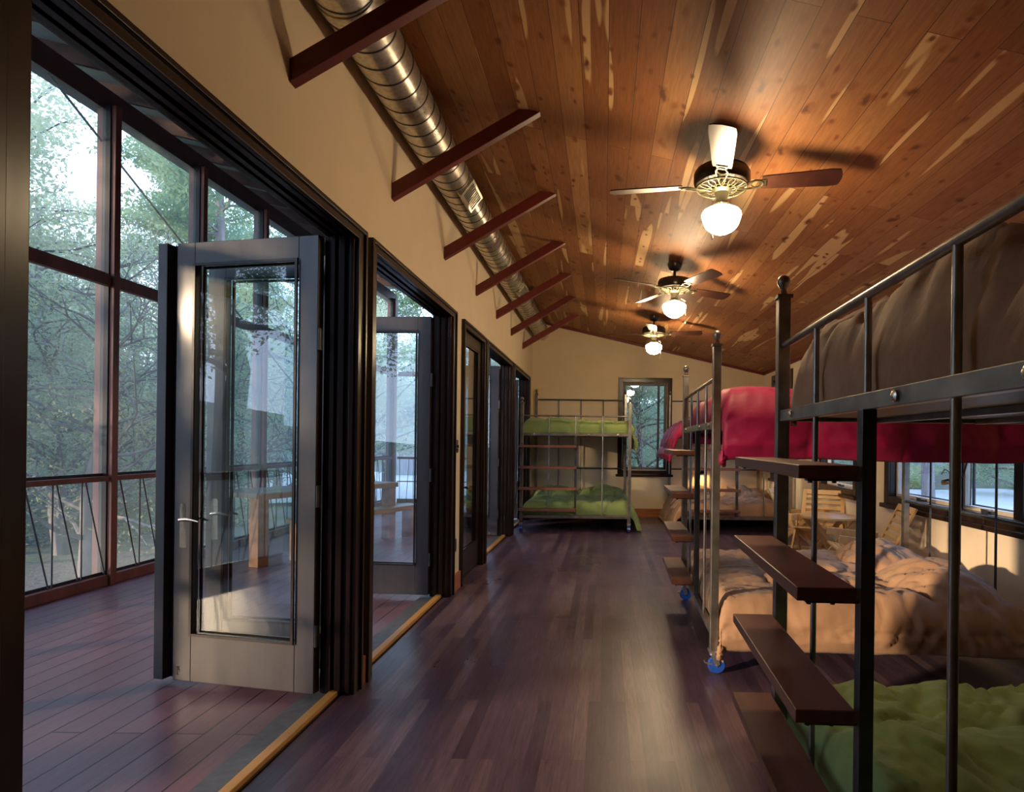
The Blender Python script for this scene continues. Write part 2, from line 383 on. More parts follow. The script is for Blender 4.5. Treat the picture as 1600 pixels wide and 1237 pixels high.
# door casings (trim_1..5)
TRNAMES = ['nearest wide opening', 'second wide opening', 'narrow closed door', 'third wide opening', 'farthest wide opening']
for i, (a, b) in enumerate(OPEN):
    t = struct(empty('trim_%d' % (i+1)), 'dark stained casing around the %s' % TRNAMES[i], 'trim')
    def casing(o0, o1, x0, x1, nm, a=a, b=b, t=t):
        mb = MB()
        mb.box(x0, x1, a+o0, a+o1, 0, ZT-o0); mb.box(x0, x1, b-o1, b-o0, 0, ZT-o0); mb.box(x0, x1, a+o1, b-o1, ZT-min(o1, 0.06), ZT-o0)
        mb.build(nm, 'trim', t, bevel=0.003)
    casing(0.0, 0.022, XL, XL+0.034, 'outer_moulding')
    casing(0.022, CW, XL, XL+0.022, 'casing_board')
    # jambs with stepped stops
    mb = MB()
    for k, (d, xa, xb) in enumerate(((0.0, XL-WT-0.015, XL+0.005), (0.016, XL-0.118, XL-0.095), (0.016, XL-0.075, XL-0.045), (0.012, XL-0.02, XL))):
        e0, e1 = 0.04, 0.085+d
        mb.box(xa, xb, a+e0, a+e1, 0, ZT-e0); mb.box(xa, xb, b-e1, b-e0, 0, ZT-e0); mb.box(xa, xb, a+e1, b-e1, ZT-0.052, ZT-e0)
    mb.build('jamb', 'trim', t, bevel=0.002)
    # exterior casing
    mb = MB(); x0, x1 = XL-WT-0.03, XL-WT-0.001
    mb.box(x0, x1, a-0.0, a+0.075, 0, ZT+0.03); mb.box(x0, x1, b-0.075, b, 0, ZT+0.03); mb.box(x0, x1, a+0.075, b-0.075, ZT-0.045, ZT+0.03)
    mb.build('outside_casing', 'trim', t, bevel=0.002)

# door leaves
LEAF_H = 2.335
def make_leaf(parent, hinge, ang, w, handle=True, astragal=False, flip=1, z0=0.022, bolt=False, t=0.045, y0=0.0, mat='leaf_wood'):
    """leaf in own local frame: x from hinge 0..w, y thickness, z up"""
    H = LEAF_H; st, tr, brl = 0.112, 0.115, 0.245
    mb = MB()
    mb.box(0, st, y0, y0+t, 0, H); mb.box(w-st, w, y0, y0+t, 0, H)
    mb.box(st, w-st, y0, y0+t, 0, brl); mb.box(st, w-st, y0, y0+t, H-tr, H)
    leaf = mb.build('door_leaf', mat, parent, bevel=0.003, loc=(hinge[0], hinge[1], z0), rot=(0, 0, ang))
    mb = MB(); g = 0.014
    for (yy0, yy1) in ((y0+0.004, y0+0.014), (y0+t-0.014, y0+t-0.004)):
        mb.box(st, st+g, yy0, yy1, brl, H-tr); mb.box(w-st-g, w-st, yy0, yy1, brl, H-tr)
        mb.box(st+g, w-st-g, yy0, yy1, brl, brl+g); mb.box(st+g, w-st-g, yy0, yy1, H-tr-g, H-tr)
    mb.build('glazing_bead', 'trim', leaf)
    tag(box('glass_pane', 'glass', st, w-st, y0+t/2-0.003, y0+t/2+0.003, brl, H-tr, leaf), 'clear glass pane')
    if handle:
        for sgn, yf in ((-1, y0), (1, y0+t)):
            mb = MB(); cx = w-st*0.5; cz = 0.83
            pl = [(cx-0.021, cz-0.12), (cx+0.021, cz-0.12), (cx+0.021, cz+0.10), (cx+0.014, cz+0.115), (cx-0.014, cz+0.115), (cx-0.021, cz+0.10)]
            R = Matrix(((1, 0, 0, 0), (0, 0, sgn, yf), (0, 1, 0, 0), (0, 0, 0, 1)))
            mb.prism(pl, 0, 0.009, R)
            yo = yf+sgn*0.009
            mb.tube([(cx, yo, cz+0.03), (cx, yo+sgn*0.045, cz+0.03)], 0.009, 10)
            mb.tube([(cx+0.012, yo+sgn*0.045, cz+0.028), (cx-0.03, yo+sgn*0.047, cz+0.034), (cx-0.07, yo+sgn*0.045, cz+0.03), (cx-0.105, yo+sgn*0.043, cz+0.022)], [0.011, 0.0095, 0.008, 0.006], 10)
            mb.build('lever_handle', 'chrome', leaf, smooth=True)
    if astragal:
        mb = MB(); mb.box(w+0.05, w+0.11, y0+t-0.01, y0+0.012, 0.0, H); mb.box(w+0.002, w+0.05, y0+t-0.005, y0+t+0.012, 0.0, H)
        mb.build('astragal_strip', 'leaf_wood', leaf, bevel=0.003)
    if bolt:
        mb = MB(); bx, by = w-0.04, y0-0.03
        mb.box(bx-0.012, bx+0.012, y0-0.008, y0, 0.03, 0.075); mb.tube([(bx, y0, 0.05), (bx, by, 0.055), (bx+0.004, by-0.01, 0.115)], 0.005, 8)
        mb.lathe([(0.006, 0.0), (0.019, 0.006), (0.019, 0.018), (0.006, 0.02)], 12, c=(bx+0.004, by-0.01, 0.11))
        mb.build('door_holder', 'chrome', leaf, smooth=True)
    mb = MB()
    for hz in (0.24, 0.95, 1.75): mb.box(-0.014, 0.004, y0-0.004, y0+t*0.5, hz, hz+0.11); mb.tube([(-0.008, y0-0.004, hz), (-0.008, y0-0.004, hz+0.11)], 0.007, 8)
    mb.build('hinge', 'steel_dark', leaf, smooth=False)
    return leaf
def threshold(parent, a, b):
    box('threshold', 'gold_wood', XL-WT+0.03, XL-WT+0.075, a+0.04, b-0.04, 0.0, 0.024, parent, 0.003)
    mb = MB(); mb.box(XL-WT+0.075, XL-0.045, a+0.04, b-0.04, -0.02, 0.004); mb.box(XL-0.075, XL-0.06, a+0.04, b-0.04, 0.004, 0.012)
    mb.build('floor_track', 'trim', parent)
    box('flashing', 'flashing', XL-WT-0.10, XL-WT+0.03, a+0.04, b-0.04, -0.02, 0.003, parent)
DX = XL-WT-0.032
LW = 0.85
d1 = struct(empty('door_1'), 'glazed leaf of the nearest doorway, swung out over the deck', 'door'); threshold(d1, *OPEN[0])
make_leaf(d1, (DX, 2.99), math.radians(180-11.0), LW, True, True, bolt=True, t=-0.045)
d2 = struct(empty('door_2'), 'pair of glazed leaves of the second doorway, swung out', 'door'); threshold(d2, *OPEN[1])
make_leaf(d2, (DX, 3.31), math.radians(180-7.0), LW, True, False, t=-0.045)
make_leaf(d2, (DX, 4.935), math.radians(180-4.0), LW, True, True, t=-0.045)
d3 = struct(empty('door_3'), 'narrow closed glazed door in the tan wall', 'door'); threshold(d3, *OPEN[2])
make_leaf(d3, (XL-0.065, OPEN[2][1]-0.087), -PI/2, OPEN[2][1]-OPEN[2][0]-0.174, True, False, z0=0.026, mat='trim', t=0.045)
d4 = struct(empty('door_4'), 'glazed leaf of the third wide doorway, folded back beyond the narrow door', 'door'); threshold(d4, *OPEN[3])
make_leaf(d4, (DX, 8.12), math.radians(180-4.0), LW, True, True, t=-0.045)
d5 = struct(empty('door_5'), 'pair of glazed leaves of the farthest doorway', 'door'); threshold(d5, *OPEN[4])
make_leaf(d5, (DX, 8.46), math.radians(180-7.0), 0.75, True, False, t=-0.045)
make_leaf(d5, (DX, 9.92), math.radians(180-3.0), 0.75, True, True, t=-0.045)

# windows
def window_right(i, a, b, z0, z1, mull, label):
    w = struct(empty('window_%d' % i), label, 'window')
    xi = XR
    def ring(o0, o1, xa, xb, nm, mat, za=z0, zb=z1, bev=0.003, parent=w):
        mb = MB(); mb.box(xa, xb, a+o0, a+o1, za+o0, zb-o0); mb.box(xa, xb, b-o1, b-o0, za+o0, zb-o0)
        mb.box(xa, xb, a+o1, b-o1, zb-o1, zb-o0); mb.box(xa, xb, a+o1, b-o1, za+o0, za+o1)
        return mb.build(nm, mat, parent, bevel=bev)
    ring(0, 0.085, xi-0.022, xi, 'window_casing', 'trim')
    ring(0.05, 0.085, xi, xi+WT, 'window_lining', 'trim')
    box('window_sill', 'trim', xi-0.055, xi+0.01, a-0.03, b+0.03, z0-0.03, z0+0.012, w, 0.004)
    ys = [a+0.085]+mull+[b-0.085]
    mb = MB()
    for m in mull: mb.box(xi, xi+WT, m-0.045, m+0.045, z0+0.085, z1-0.085)
    if mull: mb.build('mullion', 'trim', w, bevel=0.003)
    for k in range(len(ys)-1):
        ya = ys[k]+(0.045 if k else 0); yb = ys[k+1]-(0.045 if k+1 < len(ys)-1 else 0)
        mb = MB(); s = 0.03; za, zb = z0+0.085, z1-0.085; xa, xb = xi+0.06, xi+0.10
        mb.box(xa, xb, ya, ya+s, za, zb); mb.box(xa, xb, yb-s, yb, za, zb); mb.box(xa, xb, ya+s, yb-s, za, za+s); mb.box(xa, xb, ya+s, yb-s, zb-s, zb)
        fr = mb.build('sash', 'vinyl', w, bevel=0.002)
        mb = MB(); s2 = 0.012
        xs0, xs1 = xi+0.115, xi+0.125
        mb.box(xs0, xs1, ya+s, ya+s+0.03, za+s, zb-s); mb.box(xs0, xs1, yb-s-0.03, yb-s, za+s, zb-s); mb.box(xs0, xs1, ya+s, yb-s, za+s, za+s+s2)
        mb.build('screen_frame', 'sashgrey', fr)
        mb = MB(); ym = (ya+yb)/2; mb.box(xi+0.03, xi+0.06, ym-0.06, ym+0.06, za, za+0.02); mb.box(xi+0.02, xi+0.035, ym-0.01, ym+0.05, za+0.018, za+0.03)
        mb.build('sash_latch', 'steel_dark', fr)
        tag(box('glass_pane', 'glass', xi+0.078, xi+0.083, ya+s, yb-s, za+s, zb-s, fr), 'clear glass pane')
    return w
window_right(1, *WIN_R[0], [4.02, 4.78], 'wide three-part window nearest on the right wall')
window_right(2, *WIN_R[1], [], 'single window above the folding chairs')
window_right(3, *WIN_R[2], [], 'single window in the far corner of the right wall')
w = struct(empty('window_4'), 'single window in the end wall between two bunks', 'window')
a, b, z0, z1 = EW
def ringx(o0, o1, ya, yb, nm, mat, bev=0.003, parent=w):
    mb = MB(); mb.box(a+o0, a+o1, ya, yb, z0+o0, z1-o0); mb.box(b-o1, b-o0, ya, yb, z0+o0, z1-o0)
    mb.box(a+o1, b-o1, ya, yb, z1-o1, z1-o0); mb.box(a+o1, b-o1, ya, yb, z0+o0, z0+o1)
    return mb.build(nm, mat, parent, bevel=bev)
ringx(0, 0.022, YE-0.032, YE, 'window_casing', 'trim'); ringx(0.022, 0.08, YE-0.02, YE, 'casing_board', 'trim')
ringx(0.04, 0.085, YE, YE+WT, 'window_lining', 'gold_wood')
box('window_sill', 'trim', a-0.03, b+0.03, YE-0.055, YE+0.01, z0-0.03, z0+0.012, w, 0.004)
sash = ringx(0.09, 0.135, YE+0.06, YE+0.10, 'sash', 'sashgrey')
tag(MB().box(a+0.135, b-0.135, YE+0.078, YE+0.083, z0+0.135, z1-0.135).build('glass_pane', 'glass', sash), 'clear glass pane')
box('screen_frame', 'sashgrey', b-0.25, b-0.21, YE+0.11, YE+0.125, z0+0.1, z1-0.1, sash)

# light switch, outlets
o = empty('light_switch', (XL, 5.19, 1.27), 0, 'metal light switch plate on the pier beside the narrow door', 'light switch')
box('switch_plate', 'chrome', 0.0, 0.006, -0.035, 0.035, -0.057, 0.057, o, 0.002); box('toggle', 'blackplastic', 0.006, 0.02, -0.006, 0.006, -0.012, 0.012, o)
box('dial', 'blackplastic', 0.006, 0.014, -0.02, 0.02, -0.045, -0.02, o, 0.003)
o = empty('wall_outlet', (XL, 5.17, 0.40), 0, 'dark outlet plate low on the pier beside the narrow door', 'outlet')
box('outlet_plate', 'steel_dark', 0, 0.006, -0.035, 0.035, -0.057, 0.057, o, 0.002); box('socket', 'blackplastic', 0.006, 0.009, -0.016, 0.016, -0.04, 0.04, o)
o = empty('wall_outlet', (XR, 5.55, 0.32), 0, 'outlet with a black plug below the wide window', 'outlet')
box('outlet_plate', 'steel_dark', -0.006, 0, -0.035, 0.035, -0.057, 0.057, o, 0.002); box('socket', 'blackplastic', -0.009, -0.006, -0.016, 0.016, -0.04, 0.04, o)
cd = MB(); cd.box(XR-0.045, XR-0.009, 5.535, 5.565, 0.32, 0.35)
cd.tube([(XR-0.045, 5.55, 0.335), (XR-0.09, 5.56, 0.34), (XR-0.13, 5.6, 0.29), (XR-0.14, 5.63, 0.15), (XR-0.10, 5.62, 0.02), (XR-0.2, 5.3, 0.007)], 0.006, 8)
tag(cd.build('power_cord', 'blackplastic', smooth=True), 'black power cord plugged into the outlet under the window', 'cord')

# roof struts
ORD = ['nearest', 'second', 'third', 'fourth', 'fifth', 'sixth', 'farthest']
for i, y in enumerate((2.42, 3.57, 4.73, 5.89, 7.0, 8.1, 9.25)):
    mb = MB(); p0 = Vector((XL, y, 2.815)); p1 = Vector((XL+0.875, y, 3.335))
    # steel bar, vertical cut at the wall
    w2, hh = 0.026, 0.046
    za = 0.045
    xe = XL+0.90; ze = ceil_z(xe)
    sl = 0.60
    vs = []
    for yy in (y-w2, y+w2):
        vs += [(XL, yy, 2.77), (XL, yy, 2.865), (xe-0.14, yy, 2.865+sl*(0.76)), (xe, yy, 2.77+sl*0.90)]
    mb.add(vs, [(0, 1, 2, 3), (7, 6, 5, 4), (0, 4, 5, 1), (1, 5, 6, 2), (2, 6, 7, 3), (3, 7, 4, 0)])
    st = mb.build('roof_strut', 'red_steel', bevel=0.003)
    tag(st, '%s of the oxide red diagonal struts from the tan wall to the ceiling' % ORD[i], 'strut', 'red roof struts along the duct')

# duct
du = empty('spiral_duct', (XL+0.16, 0, 3.255), 0, 'galvanised spiral air duct running along the top of the tan wall', 'duct')
R = 0.135
mb = MB(); mb.lathe([(R, 0), (R, YE-YN-0.02)], 48, c=(0, YN+0.01, 0), mat=Matrix.Rotation(-PI/2, 4, 'X'))
mb.build('duct_tube', 'duct', du, smooth=True)
mb = MB(); pts = []; y = YN+0.1; k = 0
vs = []; fs = []; n = 40; pitch = 0.125
total = int((YE-YN-0.3)/pitch*n)
for i in range(total+1):
    an = 2*PI*i/n; yy = YN+0.1+pitch*i/n
    for (rr, dy) in ((R-0.001, -0.005), (R+0.0035, -0.003), (R+0.0035, 0.003), (R-0.001, 0.005)):
        vs.append((rr*math.cos(an), yy+dy, rr*math.sin(an)))
for i in range(total):
    for q in range(3): a0 = i*4+q; fs.append((a0, a0+1, a0+5, a0+4))
mb.add(vs, fs); mb.build('spiral_seam', 'steel_dark', du, smooth=True)
for y in (2.55, 6.2):
    mb = MB(); mb.lathe([(R+0.006, -0.03), (R+0.006, 0.03)], 40, c=(0, y, 0), mat=Matrix.Rotation(-PI/2, 4, 'X')); mb.build('joint_band', 'duct', du, smooth=True)
for y in (4.45, 7.3):
    # grille facing down-right
    d = Vector((0.80, 0, -0.60)).normalized(); t1 = Vector((0, 1, 0)); t2 = d.cross(t1)
    m = Matrix((t1, t2, d)).transposed().to_4x4(); m.translation = Vector((0, y, 0))+d*(R-0.03)
    mb = MB(); L1, L2 = 0.16, 0.075
    mb.box(-L1, L1, -L2, L2, 0, 0.035, m)
    gr = mb.build('air_grille', 'duct', du, bevel=0.003)
    mb = MB(); z = 0.035
    mb.box(-L1, -L1+0.02, -L2, L2, z, z+0.012, m); mb.box(L1-0.02, L1, -L2, L2, z, z+0.012, m); mb.box(-L1+0.02, L1-0.02, -L2, -L2+0.018, z, z+0.012, m); mb.box(-L1+0.02, L1-0.02, L2-0.018, L2, z, z+0.012, m)
    for q in range(9):
        xx = -L1+0.035+q*0.03; mb.box(xx, xx+0.008, -L2+0.018, L2-0.018, z, z+0.009, m)
    mb.build('grille_bars', 'duct', gr)
    MB().box(-L1+0.02, L1-0.02, -L2+0.018, L2-0.018, z, z+0.003, m).build('grille_back', 'steel_dark', gr)

# ------------------------------------------------------------------ ceiling fans
def make_fan(loc, rz, label):
    x, y = loc; zc = ceil_z(x); zb = 2.82
    f = empty('ceiling_fan', (x, y, zb), rz, label, 'ceiling fan', 'ceiling fans down the middle of the room')
    top = zc-zb
    mb = MB(); mb.lathe([(0.03, top-0.075), (0.055, top-0.06), (0.07, top-0.02), (0.07, top+0.0)], 24); mb.build('canopy', 'fan_black', f, smooth=True)
    mb = MB(); mb.lathe([(0.014, 0.06), (0.014, top-0.07)], 16); mb.lathe([(0.03, 0.085), (0.022, 0.11), (0.014, 0.13)], 16); mb.build('downrod', 'fan_black', f, smooth=True)
    mb = MB(); mb.lathe([(0.10, -0.005), (0.155, 0.0), (0.162, 0.02), (0.162, 0.065), (0.15, 0.085), (0.11, 0.098), (0.03, 0.10)], 36); mot = mb.build('motor_housing', 'fan_black', f, smooth=True)
    mb = MB()
    for (ra, rr) in ((0.145, 0.005), (0.085, 0.004)):
        pts = [(ra*math.cos(2*PI*k/32), ra*math.sin(2*PI*k/32), -0.014-0.012*(0.16-ra)/0.08) for k in range(33)]; mb.tube(pts, rr, 6, False)
    for k in range(12):
        a = 2*PI*k/12
        for s in (-1, 1):
            pts = []
            for q in range(7):
                t = q/6; rr = 0.06+0.088*t; aa = a+s*0.16*math.sin(PI*t)
                pts.append((rr*math.cos(aa), rr*math.sin(aa), -0.03+0.016*t))
            mb.tube(pts, 0.0035, 5)
    mb.lathe([(0.045, -0.045), (0.06, -0.03), (0.058, -0.015)], 20)
    mb.build('filigree_plate', 'fan_brass', mot, smooth=True)
    mb = MB(); mb.lathe([(0.052, -0.125), (0.052, -0.115), (0.036, -0.10), (0.034, -0.07), (0.042, -0.05), (0.046, -0.035)], 24)
    for k in range(3):
        a = 2*PI*k/3; mb.tube([(0.05*math.cos(a), 0.05*math.sin(a), -0.12), (0.064*math.cos(a), 0.064*math.sin(a), -0.118)], 0.005, 6)
    mb.build('light_fitter', 'fan_brass', f, smooth=True)
    mb = MB()
    prof = [(0.044, -0.118), (0.05, -0.128), (0.062, -0.134), (0.085, -0.142), (0.104, -0.153), (0.113, -0.166), (0.114, -0.178), (0.108, -0.200), (0.098, -0.228), (0.090, -0.240), (0.066, -0.262), (0.038, -0.276), (0.014, -0.2795), (0.003, -0.280)]
    mb.lathe(prof, 32); tag(mb.build('glass_globe', 'globe', f, smooth=True), 'glowing white schoolhouse globe')
    for k in range(4):
        a = k*PI/2
        R4 = Matrix.Rotation(a, 4, 'Z') @ Matrix.Rotation(math.radians(-13), 4, 'X')
        # bracket
        mb = MB()
        for s in (-1, 1):
            pts = [Vector((0.07, 0, -0.02)), Vector((0.11, 0.012*s, -0.022)), Vector((0.15, 0.026*s, -0.014)), Vector((0.19, 0.034*s, -0.006)), Vector((0.225, 0.02*s, -0.003)), Vector((0.25, 0.028*s, 0.0))]
            mb.tube([R4 @ p for p in pts], 0.0055, 6)
        pts = [R4 @ Vector((0.20+0.034*math.cos(2*PI*q/16), 0.03*math.sin(2*PI*q/16), -0.006)) for q in range(17)]; mb.tube(pts, 0.0045, 6, False)
        mb.box(0.21, 0.25, -0.03, 0.03, -0.005, -0.001, R4)
        mb.build('blade_bracket', 'fan_brass', f, smooth=True)
        mb = MB(); out = [(0.225, -0.052), (0.255, -0.056), (0.60, -0.072), (0.645, -0.066), (0.655, -0.045), (0.662, 0.0), (0.655, 0.045), (0.645, 0.066), (0.60, 0.072), (0.255, 0.056), (0.225, 0.052)]
        mb.prism(out, 0.0, 0.007, R4)
        mb.build('fan_blade', 'blade', f, bevel=0.001)
    mb = MB(); mb.tube([(0.095, -0.05, -0.12), (0.097, -0.052, -0.32)], 0.0016, 5); mb.lathe([(0.003, -0.345), (0.007, -0.335), (0.005, -0.32)], 8, c=(0.097, -0.052, 0)); mb.tube([(0.05, -0.02, -0.09), (0.095, -0.05, -0.12)], 0.002, 5)
    mb.build('pull_chain', 'chrome', f)
    return f
make_fan((0.665, 3.42), math.radians(-101), 'nearest ceiling fan, with a lit schoolhouse globe and pull chain')
make_fan((0.665, 5.72), math.radians(28), 'middle ceiling fan with a lit globe')
make_fan((0.665, 8.1), math.radians(-8), 'farthest ceiling fan, over the foot of the green bunk, globe lit')

# ------------------------------------------------------------------ bunks
W, LB = 1.58, 1.84
def make_bunk(loc, rz, label):
    b = empty('bunk_bed', (loc[0], loc[1], 0), rz, label, 'bunk bed', 'welded steel bunk beds on casters')
    p = 0.023
    def post(u, v, ztop):
        o = MB().box(u-p, u+p, v-p, v+p, 0.135, ztop).build('corner_post', 'steel', b, bevel=0.003)
        mb = MB(); mb.box(u-p-0.006, u+p+0.006, v-p-0.006, v+p+0.006, ztop, ztop+0.014)
        mb.lathe([(0.02, 0.0), (0.012, 0.012), (0.01, 0.022), (0.017, 0.03), (0.024, 0.045), (0.025, 0.055), (0.02, 0.07), (0.008, 0.078)], 16, c=(u, v, ztop+0.014))
        mb.build('finial', 'steel', o, smooth=True)
        mb = MB(); mb.box(u-0.03, u+0.03, v-0.03, v+0.03, 0.128, 0.137)
        mb.lathe([(0.024, 0.108), (0.028, 0.128)], 14, c=(u, v, 0))
        sx = 0.018
        for s in (-1, 1): mb.prism([(v-0.02, 0.112), (v+0.022, 0.112), (v+0.036, 0.055), (v+0.018, 0.04), (v+0.002, 0.06)], u+s*0.02-0.0015, u+s*0.02+0.0015, Matrix(((0, 0, 1, 0), (1, 0, 0, 0), (0, 1, 0, 0), (0, 0, 0, 1))))
        mb.tube([(u-0.026, v+0.018, 0.051), (u+0.026, v+0.018, 0.051)], 0.006, 8)
        mb.prism([(v-0.05, 0.07), (v-0.005, 0.062), (v-0.005, 0.05), (v-0.052, 0.062)], u-0.016, u+0.016, Matrix(((0, 0, 1, 0), (1, 0, 0, 0), (0, 1, 0, 0), (0, 0, 0, 1))))
        cs = mb.build('caster', 'zinc', o, smooth=False)
    def wheels(u, v, o):
        mb = MB(); mb.lathe([(0.02, -0.016), (0.046, -0.015), (0.0505, -0.008), (0.0505, 0.008), (0.046, 0.015), (0.02, 0.016)], 24, c=(u, v+0.018, 0.0515), mat=Matrix.Rotation(PI/2, 4, 'Y'))
        tag(mb.build('caster_wheel', 'bluerubber', o, smooth=True), 'blue caster wheel')
    for (u, v, zt) in ((0.0, 0.0, 1.88), (W, 0.0, 1.88), (0.0, LB, 2.16), (W, LB, 2.16)):
        post(u, v, zt)
    posts = [c for c in b.children if c.name.startswith('corner_post')]
    for o, (u, v) in zip(posts, ((0, 0), (W, 0), (0, LB), (W, LB))): wheels(u, v, o)
    # frames
    def rail(u0, v0, u1, v1, z, h=0.042, w=0.03, nm='side_rail'):
        MB().beam((u0, v0, z), (u1, v1, z), w, h).build(nm, 'steel', b, bevel=0.002)
    for z in (0.225, 1.43):
        rail(p, 0, W-p, 0, z, nm='front_rail'); rail(p, LB, W-p, LB, z, nm='head_rail')
        rail(0, p, 0, LB-p, z); rail(W, p, W, LB-p, z)
        tag(MB().box(0.02, W-0.02, 0.02, LB-0.02, z-0.006, z+0.010).build('mattress_deck', 'blackplastic', b), 'black mattress deck')
        mb = MB()
        for k in range(1, 5): mb.beam((0.016, LB*k/5, z-0.014), (W-0.016, LB*k/5, z-0.014), 0.03, 0.02)
        mb.build('cross_slat', 'steel', b)
    # bolts
    for u in (0.11*W, 0.5*W+0.19, 0.89*W): MB().lathe([(0.0135, 0), (0.0135, 0.006), (0.006, 0.011)], 14, c=(u, -0.015, 1.43), mat=Matrix.Rotation(PI/2, 4, 'X')).build('rail_bolt', 'chrome', b, smooth=True)
    # guard rail
    MB().tube([(p, 0, 1.70), (W-p, 0, 1.70)], 0.0125, 12).build('guard_rail', 'steel', b, smooth=True)
    for k in (1, 2, 3):
        MB().tube([(W*k/4, 0, 1.45), (W*k/4, 0, 1.70)], 0.0095, 10).build('guard_bar', 'steel', b, smooth=True)
    for k in (1, 3):
        MB().tube([(W*k/4, 0, 0.245), (W*k/4, 0, 1.41)], 0.0095, 10).build('front_bar', 'steel', b, smooth=True)
    MB().box(W/2-0.018, W/2+0.018, -0.018, 0.018, 0.245, 1.41).build('ladder_post', 'steel_dark', b, bevel=0.002)
    # headboard
    MB().tube([(p, LB, 2.07), (W-p, LB, 2.07)], 0.0125, 10).build('headboard_rail', 'steel_dark', b, smooth=True)
    MB().tube([(p, LB, 0.86), (W-p, LB, 0.86)], 0.0125, 10).build('headboard_rail', 'steel_dark', b, smooth=True)
    for k in (1, 2, 3):
        for (za, zb) in ((0.245, 0.85), (0.87, 1.41), (1.45, 2.06)):
            MB().tube([(W*k/4, LB, za), (W*k/4, LB, zb)], 0.008, 8).build('headboard_bar', 'steel_dark', b, smooth=True)
    # treads
    for zt in (1.27, 0.965, 0.66, 0.355):
        t = MB().box(-0.02, W/2+0.018, -0.175, -0.026, zt-0.034, zt).build('ladder_tread', 'tread', b, bevel=0.003)
        for uu in (0.0, W/2):
            mb = MB(); mb.box(uu-0.012, uu+0.012, -0.15, -0.02, zt-0.040, zt-0.034)
            for vv in (-0.14, -0.08): mb.lathe([(0.006, -0.0455), (0.006, -0.040)], 8, c=(uu, vv, zt))
            mb.build('tread_bracket', 'steel_dark', t)
    return b
BUNKS = {'near': ((0.685, 2.27), math.radians(-91.8)), 'red': ((0.685, 4.97), math.radians(-91.5)), 'green': ((-1.205, 8.62), 0.0), 'corner': ((1.17, 8.66), 0.0)}
make_bunk(*BUNKS['near'], 'nearest steel bunk, tan duvet on top and green duvet below')
make_bunk(*BUNKS['red'], 'middle steel bunk with crimson duvet on top and tan duvet below')
make_bunk(*BUNKS['green'], 'steel bunk with two green duvets against the end wall')
make_bunk(*BUNKS['corner'], 'steel bunk in the far right corner with a lamp over its lower bed')

